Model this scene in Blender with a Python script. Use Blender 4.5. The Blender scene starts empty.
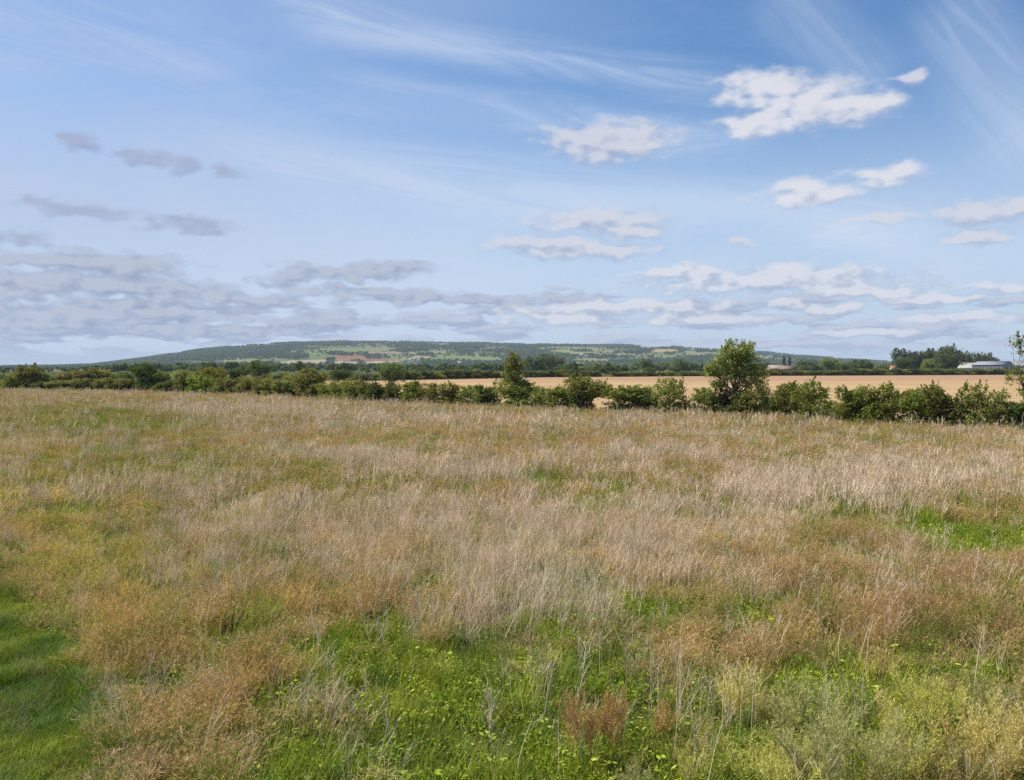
import bpy, math, random
import numpy as np

R = math.radians
sc = bpy.context.scene
COL = sc.collection
EXPOSURE = 0.42
CAM_H = 4.0
F = 900.0            # focal length in picture pixels (1024 wide)
HROW = 367.0         # picture row of the level horizon
PITCH = math.atan((HROW - 390.0) / F)      # negative: the lens looks down a little
SUN_AZ, SUN_EL = -72.0, 50.0               # degrees from +Y towards +X, and above the horizon

# ------------------------------------------------------------------ measuring
def ray(px, py):
    """Direction of the sight line through a place in the photograph."""
    u, v = (px - 512.0) / F, (390.0 - py) / F
    c, s = math.cos(PITCH), math.sin(PITCH)
    return np.array([u, c - v * s, s + v * c])

def ground_at(px, py, z=0.0):
    d = ray(px, py)
    t = (z - CAM_H) / d[2]
    return d[0] * t, d[1] * t

def height_at(px, py, Y):
    d = ray(px, py)
    return CAM_H + d[2] / d[1] * Y

def seen_from_lookout(P):
    """(column, row) under which a point is seen from the lookout; used to read the survey of field patches."""
    x, y, z = P[:, 0], P[:, 1], P[:, 2] - CAM_H
    c, s = math.cos(PITCH), math.sin(PITCH)
    d = y * c + z * s
    return 512 + F * x / d, 390 - F * (z * c - y * s) / d

# ------------------------------------------------------------------ noise
def _hash(ix, iy, seed):
    h = (ix * 374761393 + iy * 668265263 + seed * 974711) & 0xFFFFFFFF
    h = ((h ^ (h >> 13)) * 1274126177) & 0xFFFFFFFF
    return ((h ^ (h >> 16)) & 0xFFFFFF) / float(0xFFFFFF)

def vnoise(x, y, seed=0):
    x = np.asarray(x, float); y = np.asarray(y, float)
    ix, iy = np.floor(x).astype(np.int64), np.floor(y).astype(np.int64)
    fx, fy = x - ix, y - iy
    fx, fy = fx * fx * (3 - 2 * fx), fy * fy * (3 - 2 * fy)
    a = _hash(ix, iy, seed); b = _hash(ix + 1, iy, seed)
    c = _hash(ix, iy + 1, seed); d = _hash(ix + 1, iy + 1, seed)
    return (a * (1 - fx) + b * fx) * (1 - fy) + (c * (1 - fx) + d * fx) * fy

def fbm(x, y, seed=0, oct=4):
    s, a, t = 0, 1.0, 0
    for o in range(oct):
        s = s + a * vnoise(np.asarray(x) * 2 ** o, np.asarray(y) * 2 ** o, seed + o * 17); t += a; a *= 0.55
    return s / t

def smooth(a, b, x):
    t = np.clip((np.asarray(x, float) - a) / (b - a), 0, 1)
    return t * t * (3 - 2 * t)

# ------------------------------------------------------------------ meshes
class Geo:
    """Collects verts and faces in numpy blocks."""
    def __init__(self): self.v, self.f, self.n = [], [], 0
    def add(self, V, Fc):
        V = np.asarray(V, float).reshape(-1, 3)
        self.v.append(V); self.f.append((np.asarray(Fc, int) + self.n)); self.n += len(V)
    def mesh(self, name, mat=None, smooth_shade=False):
        me = bpy.data.meshes.new(name)
        V = np.concatenate(self.v) if self.v else np.zeros((0, 3))
        me.vertices.add(len(V)); me.vertices.foreach_set('co', V.astype(np.float32).ravel())
        loops = np.concatenate([f.ravel() for f in self.f]) if self.f else np.zeros(0, int)
        sizes = np.concatenate([np.full(len(f), f.shape[1]) for f in self.f]) if self.f else np.zeros(0, int)
        me.loops.add(len(loops)); me.loops.foreach_set('vertex_index', loops.astype(np.int32))
        starts = np.concatenate([[0], np.cumsum(sizes)[:-1]])
        me.polygons.add(len(sizes)); me.polygons.foreach_set('loop_start', starts.astype(np.int32))
        if smooth_shade: me.polygons.foreach_set('use_smooth', np.ones(len(sizes), bool))
        me.update(calc_edges=True)
        if mat: me.materials.append(mat)
        return me

def link(name, data, parent=None, loc=None):
    o = bpy.data.objects.new(name, data); COL.objects.link(o)
    if parent is not None: o.parent = parent
    if loc is not None: o.location = loc
    return o

def tag(o, label=None, cat=None, group=None, kind=None):
    if label: o['label'] = label
    if cat: o['category'] = cat
    if group: o['group'] = group
    if kind: o['kind'] = kind
    return o

def tube(g, pts, radii, sides=6):
    pts = np.asarray(pts, float); n = len(pts)
    ring = []
    ref = np.array([0.31, 0.95, 0.05])
    for i in range(n):
        t = pts[min(i + 1, n - 1)] - pts[max(i - 1, 0)]
        t /= (np.linalg.norm(t) + 1e-9)
        a = np.cross(t, ref); a /= (np.linalg.norm(a) + 1e-9)
        b = np.cross(t, a)
        ang = np.arange(sides) * 2 * math.pi / sides
        ring.append(pts[i] + radii[i] * (np.cos(ang)[:, None] * a + np.sin(ang)[:, None] * b))
    V = np.concatenate(ring)
    f = []
    for i in range(n - 1):
        for k in range(sides):
            f.append((i * sides + k, i * sides + (k + 1) % sides, (i + 1) * sides + (k + 1) % sides, (i + 1) * sides + k))
    g.add(V, f)

def limb(rng, g, a, b, r0, r1, wob=0.08, seg=5, sides=6, sag=0.0):
    a, b = np.asarray(a, float), np.asarray(b, float)
    L = np.linalg.norm(b - a)
    pts = [a + (b - a) * t + rng.normal(0, wob * L, 3) * math.sin(math.pi * t) * 0.6 + np.array([0, 0, -sag * L * math.sin(math.pi * t)]) for t in np.linspace(0, 1, seg + 1)]
    tube(g, pts, np.linspace(r0, r1, seg + 1), sides)
    return pts

def leaves(rng, g, C, size, up=0.7, aspect=0.6, jitter=0.35):
    """A leaf quad at each point of C."""
    n = len(C)
    nrm = rng.normal(0, 1, (n, 3)); nrm /= np.linalg.norm(nrm, axis=1)[:, None]
    nrm += np.array([0, 0, up]); nrm /= np.linalg.norm(nrm, axis=1)[:, None]
    a = np.cross(nrm, rng.normal(0, 1, (n, 3))); a /= np.linalg.norm(a, axis=1)[:, None] + 1e-9
    b = np.cross(nrm, a)
    L = (size * (1 + jitter * rng.normal(0, 1, n))).clip(size * 0.4, size * 2)[:, None] * 0.5
    W = L * aspect
    V = np.stack([C - a * L, C - b * W + a * L * 0.1, C + a * L, C + b * W + a * L * 0.1], 1).reshape(-1, 3)
    g.add(V, np.arange(4 * n).reshape(n, 4))

def ball(rng, n):
    d = rng.normal(0, 1, (n, 3)); d /= np.linalg.norm(d, axis=1)[:, None]
    return d

def ell_clumps(rng, lobes, per_lobe, shell=0.55):
    """Clump centres spread through a set of ellipsoid lobes (cx,cy,cz,rx,ry,rz), denser near their skins."""
    out = []
    tot = sum(l[3] * l[5] for l in lobes)
    for l in lobes:
        k = max(3, int(round(per_lobe * len(lobes) * l[3] * l[5] / tot)))
        d = ball(rng, k)
        r = shell + (1 - shell) * rng.random(k) ** 0.6
        out.append(np.array(l[:3]) + d * r[:, None] * np.array(l[3:6]))
    return np.concatenate(out)

def foliage_mesh(rng, name, mat, lobes, n_clump, per, clump_r, size, zmin=0.0, shoots=0, shoot_len=0.6, up=0.7, shell=0.55):
    C = ell_clumps(rng, lobes, n_clump / len(lobes), shell)
    C = C[C[:, 2] > zmin]
    k = rng.poisson(per, len(C))
    P = np.repeat(C, k, axis=0)
    rr = np.repeat(clump_r * (0.6 + 0.8 * rng.random(len(C))), k)
    P = P + rng.normal(0, 1, P.shape) * (rr[:, None] * np.array([0.62, 0.62, 0.45]))
    if shoots:
        top = C[np.argsort(-(C[:, 2] + rng.normal(0, 0.4 * np.std(C[:, 2]) + 1e-3, len(C))))[:max(shoots * 2, 4)]]
        S = []
        for i in range(shoots):
            a = top[rng.integers(len(top))]
            L = shoot_len * (0.4 + rng.random())
            d = np.array([rng.normal(0, .35), rng.normal(0, .35), 1.0])
            m = int(10 + 14 * L / shoot_len)
            t = rng.random(m) ** 0.8
            S.append(a + d * (t * L)[:, None] + rng.normal(0, size * 0.55, (m, 3)) * (1.15 - t)[:, None])
        P = np.concatenate([P] + S)
    P = P[P[:, 2] > max(zmin * 0.5, 0.02)]
    g = Geo(); leaves(rng, g, P, size, up)
    return g.mesh(name, mat)

# ------------------------------------------------------------------ materials
def new_mat(name):
    m = bpy.data.materials.new(name); m.use_nodes = True
    nt = m.node_tree; nt.nodes.clear()
    return m, nt

class NT:
    def __init__(self, nt): self.nt = nt
    def n(self, t, **kw):
        x = self.nt.nodes.new(t)
        for k, v in kw.items(): setattr(x, k, v)
        return x
    def put(self, sock, val):
        if hasattr(val, 'is_output'): self.nt.links.new(val, sock)
        elif val is not None: sock.default_value = val
    def math(self, op, a, b=None, c=None, clamp=False):
        x = self.n('ShaderNodeMath', operation=op, use_clamp=clamp)
        for s, v in zip(x.inputs, (a, b, c)): self.put(s, v)
        return x.outputs[0]
    def vm(self, op, a, b=None, c=None):
        x = self.n('ShaderNodeVectorMath', operation=op)
        for s, v in zip(x.inputs, (a, b, c)): self.put(s, v)
        return x.outputs['Value'] if op in ('LENGTH', 'DOT_PRODUCT', 'DISTANCE') else x.outputs[0]
    def comb(self, x, y, z=0.0):
        c = self.n('ShaderNodeCombineXYZ')
        for s, v in zip(c.inputs, (x, y, z)): self.put(s, v)
        return c.outputs[0]
    def noise(self, vec, scale, detail=4, rough=0.55, dist=0.0, lac=2.0, dims='3D'):
        x = self.n('ShaderNodeTexNoise', noise_dimensions=dims)
        self.put(x.inputs['Vector'], vec)
        x.inputs['Scale'].default_value = scale; x.inputs['Detail'].default_value = detail
        x.inputs['Roughness'].default_value = rough; x.inputs['Distortion'].default_value = dist
        x.inputs['Lacunarity'].default_value = lac
        return x.outputs[0], x.outputs[1]
    def mix(self, f, a, b, mode='MIX'):
        x = self.n('ShaderNodeMix', data_type='RGBA', blend_type=mode, clamp_factor=True)
        self.put(x.inputs[0], f); self.put(x.inputs[6], a); self.put(x.inputs[7], b)
        return x.outputs[2]
    def ss(self, lo, hi, x, o0=0.0, o1=1.0):
        m = self.n('ShaderNodeMapRange', interpolation_type='SMOOTHSTEP')
        for s, v in zip(m.inputs, (x, lo, hi, o0, o1)): self.put(s, v)
        return m.outputs[0]
    def ramp(self, x, stops):
        r = self.n('ShaderNodeValToRGB')
        e = r.color_ramp.elements
        while len(e) < len(stops): e.new(0.5)
        for i, (p, c) in enumerate(stops): e[i].position = p; e[i].color = (*c, 1)
        self.put(r.inputs[0], x)
        return r.outputs[0]

def c4(c): return (c[0], c[1], c[2], 1.0)

def leaf_material(name, cols, transl=0.4, gloss=0.06, vary=0.25):
    """Leaves: colour differs leaf by leaf and a little plant by plant, light passes through."""
    m, nt = new_mat(name); k = NT(nt)
    geo = k.n('ShaderNodeNewGeometry'); oi = k.n('ShaderNodeObjectInfo')
    col = k.ramp(geo.outputs['Random Per Island'], [(i / (len(cols) - 1), c) for i, c in enumerate(cols)])
    h = k.n('ShaderNodeHueSaturation')
    k.put(h.inputs['Hue'], k.math('MULTIPLY_ADD', oi.outputs['Random'], 0.035, 0.4825))
    k.put(h.inputs['Saturation'], 1.0)
    k.put(h.inputs['Value'], k.math('MULTIPLY_ADD', oi.outputs['Random'], vary * 2, 1 - vary))
    k.put(h.inputs['Color'], col)
    finish_leaf(k, h.outputs[0], transl, gloss)
    return m

def finish_leaf(k, col, transl, gloss):
    d = k.n('ShaderNodeBsdfDiffuse'); k.put(d.inputs[0], col)
    t = k.n('ShaderNodeBsdfTranslucent')
    k.put(t.inputs[0], k.mix(1.0, col, (1.25, 1.2, 0.7, 1), 'MULTIPLY'))
    s = k.n('ShaderNodeMixShader'); s.inputs[0].default_value = transl
    k.put(s.inputs[1], d.outputs[0]); k.put(s.inputs[2], t.outputs[0])
    out = s.outputs[0]
    if gloss > 0:
        gl = k.n('ShaderNodeBsdfGlossy'); gl.inputs['Roughness'].default_value = 0.6
        gl.inputs[0].default_value = (0.8, 0.8, 0.8, 1)
        s2 = k.n('ShaderNodeMixShader'); s2.inputs[0].default_value = gloss
        k.put(s2.inputs[1], out); k.put(s2.inputs[2], gl.outputs[0]); out = s2.outputs[0]
    o = k.n('ShaderNodeOutputMaterial'); k.put(o.inputs[0], out)

def blade_material(name, transl=0.3, spread=0.45, gloss=0.03):
    """Blades and stems: the tuft's own tint, varied blade by blade."""
    m, nt = new_mat(name); k = NT(nt)
    at = k.n('ShaderNodeAttribute', attribute_type='INSTANCER', attribute_name='tint')
    geo = k.n('ShaderNodeNewGeometry')
    f = k.math('MULTIPLY_ADD', geo.outputs['Random Per Island'], spread * 2, 1 - spread)
    col = k.vm('SCALE', at.outputs['Color']); nd = col.node; k.put(nd.inputs['Scale'], f)
    finish_leaf(k, col, transl, gloss)
    return m

def simple_mat(name, col, rough=0.8, noise_scale=None, amt=0.25, metallic=0.0, col2=None, stretch=(1, 1, 1), bump=0.0, spec=0.3):
    m, nt = new_mat(name); k = NT(nt)
    b = k.n('ShaderNodeBsdfPrincipled'); o = k.n('ShaderNodeOutputMaterial')
    b.inputs['Roughness'].default_value = rough; b.inputs['Metallic'].default_value = metallic
    b.inputs['Specular IOR Level'].default_value = spec
    if noise_scale:
        tc = k.n('ShaderNodeTexCoord')
        v = k.vm('MULTIPLY', tc.outputs['Object'], stretch)
        f, _ = k.noise(v, noise_scale, 5, 0.6)
        c2 = col2 or tuple(x * (1 - amt * 2) for x in col)
        k.put(b.inputs[0], k.mix(k.ss(0.32, 0.68, f), c4(c2), c4(col)))
        if bump:
            bp = k.n('ShaderNodeBump'); bp.inputs['Strength'].default_value = bump
            k.put(bp.inputs['Height'], f); k.put(b.inputs['Normal'], bp.outputs[0])
    else:
        b.inputs[0].default_value = c4(col)
    k.put(o.inputs[0], b.outputs[0])
    return m

# foliage palettes (base colours)
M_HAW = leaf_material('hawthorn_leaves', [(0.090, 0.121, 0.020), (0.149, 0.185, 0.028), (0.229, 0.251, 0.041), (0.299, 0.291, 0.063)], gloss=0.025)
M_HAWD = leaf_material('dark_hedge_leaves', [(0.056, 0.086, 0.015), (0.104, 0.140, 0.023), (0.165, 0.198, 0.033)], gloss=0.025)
M_BRIGHT = leaf_material('fresh_hedge_leaves', [(0.125, 0.166, 0.020), (0.197, 0.240, 0.031), (0.285, 0.306, 0.044)], gloss=0.025)
M_OLIVE = leaf_material('olive_brown_leaves', [(0.137, 0.149, 0.034), (0.215, 0.220, 0.047), (0.299, 0.280, 0.076)], gloss=0.025)
M_ASH = leaf_material('ash_leaves', [(0.105, 0.139, 0.028), (0.178, 0.224, 0.042), (0.273, 0.308, 0.065), (0.377, 0.373, 0.109)], gloss=0.025)
M_OAK = leaf_material('oak_leaves', [(0.051, 0.086, 0.018), (0.094, 0.135, 0.023), (0.136, 0.176, 0.033)], gloss=0.025)
M_LIME = leaf_material('lime_yellow_leaves', [(0.163, 0.180, 0.019), (0.250, 0.252, 0.024), (0.325, 0.300, 0.036)], gloss=0.025)
M_WILLOW = leaf_material('grey_green_leaves', [(0.121, 0.168, 0.076), (0.179, 0.235, 0.109), (0.259, 0.311, 0.151)], gloss=0.025)
M_POP = leaf_material('poplar_leaves', [(0.080, 0.112, 0.035), (0.120, 0.160, 0.048), (0.176, 0.208, 0.072)], gloss=0.025)
M_CONE = leaf_material('cypress_needles', [(0.030, 0.054, 0.021), (0.053, 0.083, 0.030)], gloss=0.02)
M_BARK = simple_mat('bark', (.16, .125, .09), 0.9, 6.0, 0.25, stretch=(1, 1, .25), bump=.4)

# ------------------------------------------------------------------ camera
cam = bpy.data.cameras.new('camera'); co = bpy.data.objects.new('camera', cam); COL.objects.link(co)
cam.sensor_fit = 'HORIZONTAL'; cam.sensor_width = 36.0; cam.lens = F * 36.0 / 1024.0
cam.clip_start = 0.05; cam.clip_end = 60000.0
co.location = (0, 0, CAM_H); co.rotation_euler = (math.pi / 2 + PITCH, 0, 0)
sc.camera = co

# ------------------------------------------------------------------ sky, sun, air
def build_world():
    w = bpy.data.worlds.new('World'); sc.world = w; w.use_nodes = True; w.cycles.sampling_method = 'NONE'
    nt = w.node_tree; nt.nodes.clear(); k = NT(nt)
    STR = 0.1
    G = 1.0 / (STR * 2 ** EXPOSURE)          # display-linear value -> sky radiance
    def L(c, f=1.0):                          # sRGB 0-255 -> radiance
        lin = [((v / 255 + .055) / 1.055) ** 2.4 for v in c]
        return (lin[0] * G * f, lin[1] * G * f, lin[2] * G * f, 1)
    tc = k.n('ShaderNodeTexCoord')
    sep = k.n('ShaderNodeSeparateXYZ'); k.put(sep.inputs[0], tc.outputs['Generated'])
    X, Y, Z = sep.outputs
    az = k.math('MULTIPLY', k.math('ARCTAN2', X, Y), 57.29578)
    el = k.math('MULTIPLY', k.math('ARCSINE', Z), 57.29578)
    A = k.comb(az, el, 0.0)
    sky = k.n('ShaderNodeTexSky', sky_type='NISHITA')
    sky.sun_disc = False; sky.sun_elevation = R(SUN_EL); sky.sun_rotation = R(SUN_AZ)
    sky.air_density = 1.0; sky.dust_density = 0.6; sky.ozone_density = 1.6; sky.altitude = 50
    base = k.mix(1.0, sky.outputs[0], SKYTINT, 'MULTIPLY')

    def deg(px, py):
        d = ray(px, py); d = d / np.linalg.norm(d)
        return math.degrees(math.atan2(d[0], d[1])), math.degrees(math.asin(d[2]))

    # high thin veil (cirrus)
    va, _ = k.noise(k.vm('MULTIPLY', A, (0.035, 0.10, 1)), 1.0, 5, 0.6, 0.6, dims='2D')
    rot = k.n('ShaderNodeVectorRotate', rotation_type='Z_AXIS'); k.put(rot.inputs['Vector'], A); rot.inputs['Angle'].default_value = R(9)
    vb, _ = k.noise(k.vm('MULTIPLY', rot.outputs[0], (0.06, 0.5, 1)), 1.0, 7, 0.62, 0.8, dims='2D')
    rot2 = k.n('ShaderNodeVectorRotate', rotation_type='Z_AXIS'); k.put(rot2.inputs['Vector'], A); rot2.inputs['Angle'].default_value = R(52)
    vc, _ = k.noise(k.vm('MULTIPLY', rot2.outputs[0], (0.12, 0.9, 1)), 1.0, 6, 0.6, 0.7, dims='2D')
    def band(p0, p1, w, wob=2.0):
        """A soft streak between two sky places: distance to the line through them, in degrees."""
        a, b = np.array(deg(*p0)), np.array(deg(*p1))
        t = (b - a) / np.linalg.norm(b - a); nrm = np.array([-t[1], t[0]])
        mid, half = (a + b) / 2, np.linalg.norm(b - a) / 2
        rel = k.vm('SUBTRACT', A, (mid[0], mid[1], 0))
        across = k.math('ABSOLUTE', k.math('ADD', k.vm('DOT_PRODUCT', rel, (nrm[0], nrm[1], 0)), k.math('MULTIPLY_ADD', va, wob * 2, -wob)))
        along = k.math('ABSOLUTE', k.vm('DOT_PRODUCT', rel, (t[0], t[1], 0)))
        return k.math('MULTIPLY', k.ss(w, 0.0, across), k.ss(half * 1.15, half * 0.6, along))
    veil = k.math('MULTIPLY', k.ss(19.0, 3.5, el), 0.72)                                  # paler towards the horizon
    veil = k.math('ADD', veil, k.math('MULTIPLY', k.ss(14.0, -36.0, az), 0.4))             # and towards the sun
    veil = k.math('ADD', veil, k.math('MULTIPLY', k.ss(0.42, 0.68, va), 0.12))
    def add(b, amt, tex):
        nonlocal veil
        veil = k.math('ADD', veil, k.math('MULTIPLY', k.math('MULTIPLY', b, tex), amt))
    tb = k.ss(0.36, 0.66, vb); tcx = k.ss(0.38, 0.66, vc)
    add(band((230, -20), (760, 95), 2.0), 0.46, k.math('MULTIPLY_ADD', tb, .7, .3))
    add(band((300, 88), (760, 145), 2.0), 0.38, k.math('MULTIPLY_ADD', tb, .7, .3))
    add(band((120, 120), (1000, 225), 2.6), 0.30, k.math('MULTIPLY_ADD', tb, .6, .4))
    add(band((-100, 20), (250, 60), 3.0), 0.28, tb)
    add(band((760, -20), (880, 100), 3.2, 1.4), 0.28, k.math('MULTIPLY_ADD', tcx, .35, .65))
    add(band((930, -10), (1060, 160), 4.2, 1.2), 0.36, k.math('MULTIPLY_ADD', tcx, .4, .6))
    veil = k.math('MINIMUM', veil, 0.92)
    vcol = k.mix(k.ss(10.0, -30.0, az), L((207, 222, 243)), L((188, 203, 231)))
    vcol = k.mix(k.ss(9.0, 3.0, el), vcol, L((203, 217, 239)))
    out = k.mix(veil, base, vcol)

    # cumulus: clumps at bearings and heights, broken up by noise
    wa, wc = k.noise(k.vm('MULTIPLY', A, (0.40, 0.8, 1)), 1.0, 2, 0.5, dims='2D')
    warp = k.vm('MULTIPLY', k.vm('SUBTRACT', wc, (0.5, 0.5, 0.5)), (2.8, 1.0, 0))
    Aw = k.vm('ADD', A, warp)
    def clumps(P, items):
        cur = None
        for (px, py, rx, ry) in items:
            a, e = deg(px, py); sx, sy = 1 / (rx * 0.0637), 1 / (ry * 0.0637)
            d = k.vm('LENGTH', k.vm('MULTIPLY_ADD', P, (sx, sy, 0), (-a * sx, -e * sy, 0)))
            cur = d if cur is None else k.math('MINIMUM', cur, d)
        return cur
    dn, _ = k.noise(k.vm('MULTIPLY', A, (0.8, 1.6, 1)), 1.0, 6, 0.47, dims='2D')
    sun2 = k.vm('ADD', A, (-0.45, 0.42, 0))
    dn2, _ = k.noise(k.vm('MULTIPLY', sun2, (0.8, 1.6, 1)), 1.0, 3, 0.45, dims='2D')
    relief = k.math('SUBTRACT', dn, dn2)
    def layer(items, lit, mid, dark, lo=-0.08, hi=0.75, amp=1.45, opac=1.0, under=0.45, bias=0.16, kd=0.95):
        nonlocal out
        D = k.math('SUBTRACT', 1.0, clumps(Aw, items))
        Dl = k.math('SUBTRACT', 1.0, clumps(k.vm('ADD', Aw, (-0.25, under, 0)), items))   # depth of cloud towards the sun
        f = k.math('ADD', D, k.math('MULTIPLY_ADD', dn, amp, bias - amp * 0.5))
        dens = k.math('MULTIPLY', k.ss(lo, hi, f), opac)
        sh = k.math('ADD', k.math('MULTIPLY', k.math('SUBTRACT', D, Dl), kd), k.math('MULTIPLY', relief, 1.5))
        sh = k.math('ADD', sh, k.math('MULTIPLY_ADD', k.ss(0.0, 0.75, f), 0.42, -0.12))        # thin rims are greyer than the body
        c = k.mix(k.ss(-0.45, 0.1, sh), L(dark), L(mid))
        c = k.mix(k.ss(-0.05, 0.55, sh), c, L(lit))
        out = k.mix(dens, out, c)
    # low belt of flat clouds stretching to the horizon all round
    Bq = k.vm('ADD', A, k.vm('MULTIPLY', warp, (.6, .35, 0)))
    ln, _ = k.noise(k.vm('MULTIPLY', Bq, (0.2, 1.15, 1)), 1.0, 7, 0.56, dims='2D')
    ln2, _ = k.noise(k.vm('MULTIPLY', k.vm('ADD', Bq, (-0.5, 0.28, 0)), (0.2, 1.15, 1)), 1.0, 5, 0.56, dims='2D')
    cover = k.math('MULTIPLY', k.ss(6.4, 3.2, el), k.ss(-2.0, 1.2, el, 0.75, 1.0))
    belt = k.ss(0.0, 0.10, k.math('ADD', ln, k.math('MULTIPLY_ADD', cover, 0.335, -0.77)))
    bsh = k.ss(-0.10, 0.16, k.math('SUBTRACT', ln, ln2))
    bc = k.mix(bsh, L((158, 173, 202)), L((196, 203, 220)))
    bc = k.mix(k.ss(0.0, -32.0, az), bc, k.mix(bsh, L((146, 161, 192)), L((180, 189, 210))))
    bc = k.mix(k.ss(1.6, 0.0, el), bc, L((180, 196, 220)))
    out = k.mix(k.math('MULTIPLY', k.ss(1.1, -0.2, el), .5), out, L((182, 199, 224)))
    out = k.mix(k.math('MULTIPLY', belt, 0.88), out, bc)
    layer([(95, 261, 92, 12), (40, 285, 70, 17), (110, 284, 95, 19), (165, 292, 90, 15), (248, 299, 50, 9), (120, 312, 150, 12), (130, 268, 60, 9), (340, 273, 80, 9), (288, 278, 34, 9), (392, 268, 48, 8),
           (370, 292, 85, 7), (450, 300, 110, 7), (230, 330, 120, 8), (50, 322, 70, 9), (560, 300, 70, 7), (330, 322, 90, 7)],
          (184, 192, 210), (158, 170, 196), (138, 153, 184), opac=0.93, bias=0.06, hi=0.65, kd=.42)
    layer([(83, 142, 12, 9), (150, 157, 30, 8), (182, 164, 16, 8), (228, 172, 20, 5), (80, 210, 44, 7), (190, 225, 38, 7), (12, 237, 30, 8)],
          (164, 174, 201), (147, 159, 190), (134, 148, 181), opac=0.8, hi=1.15, bias=.3, amp=1.7)
    layer([(770, 281, 130, 14), (690, 272, 38, 10), (800, 275, 60, 12), (860, 291, 75, 8), (620, 308, 120, 8), (700, 318, 60, 6), (820, 308, 50, 6), (930, 300, 60, 6), (1010, 288, 36, 7), (960, 318, 50, 6), (560, 318, 60, 7), (870, 333, 50, 5)],
          (222, 224, 233), (189, 197, 215), (164, 176, 203), opac=0.9, kd=.6)
    layer([(906, 77, 15, 6), (612, 142, 66, 20), (590, 137, 36, 14), (600, 221, 68, 13), (635, 232, 40, 8), (540, 243, 60, 9), (590, 251, 70, 9), (880, 219, 42, 4), (985, 212, 44, 11), (978, 237, 28, 8), (1020, 205, 26, 10), (740, 243, 14, 4), (645, 236, 12, 3)],
          (214, 216, 227), (192, 199, 217), (166, 179, 207), opac=0.88, hi=.85, bias=.24, amp=1.15)
    layer([(768, 88, 42, 15), (798, 98, 62, 17), (805, 104, 46, 22), (775, 105, 30, 16), (768, 122, 42, 12), (812, 112, 66, 15), (858, 107, 40, 11), (886, 104, 20, 9), (812, 195, 44, 11), (800, 190, 26, 10),
           (880, 177, 34, 9), (905, 169, 20, 8)],
          (226, 227, 234), (208, 213, 227), (180, 191, 216), opac=0.94, lo=-.1, hi=.95, bias=.34, amp=1.05)
    # below the horizon: far land
    out = k.mix(k.ss(0.0, -2.0, el), out, L((150, 160, 160)))
    bg = k.n('ShaderNodeBackground'); k.put(bg.inputs[0], out); bg.inputs[1].default_value = STR
    o = k.n('ShaderNodeOutputWorld'); k.put(o.inputs[0], bg.outputs[0])

SKYTINT = (0.56, 0.79, 1.0, 1)
build_world()

sl = bpy.data.lights.new('sun', 'SUN'); sl.energy = 5.0; sl.angle = R(0.53); sl.color = (1.0, 0.955, 0.88)
so = bpy.data.objects.new('sun', sl); COL.objects.link(so)
sd = np.array([math.sin(R(SUN_AZ)) * math.cos(R(SUN_EL)), math.cos(R(SUN_AZ)) * math.cos(R(SUN_EL)), math.sin(R(SUN_EL))])
import mathutils
so.rotation_euler = mathutils.Vector(sd).to_track_quat('Z', 'Y').to_euler()
so.location = (-40, 10, 60)

def build_haze():
    g = Geo()
    x0, x1, y0, y1, z0, z1 = -12500, 12500, -400, 12500, -2.0, 185.0
    V = [(x, y, z) for z in (z0, z1) for y in (y0, y1) for x in (x0, x1)]
    g.add(V, [(0, 2, 3, 1), (4, 5, 7, 6), (0, 1, 5, 4), (2, 6, 7, 3), (0, 4, 6, 2), (1, 3, 7, 5)])
    m, nt = new_mat('air'); k = NT(nt)
    p = k.n('ShaderNodeVolumePrincipled'); p.inputs['Color'].default_value = (0.72, 0.84, 1.0, 1)
    p.inputs['Density'].default_value = HAZE; p.inputs['Anisotropy'].default_value = 0.0
    o = k.n('ShaderNodeOutputMaterial'); k.put(o.inputs['Volume'], p.outputs[0])
    tag(link('haze', g.mesh('haze', m)), kind='stuff')
HAZE = 0.000075
build_haze()

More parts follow.
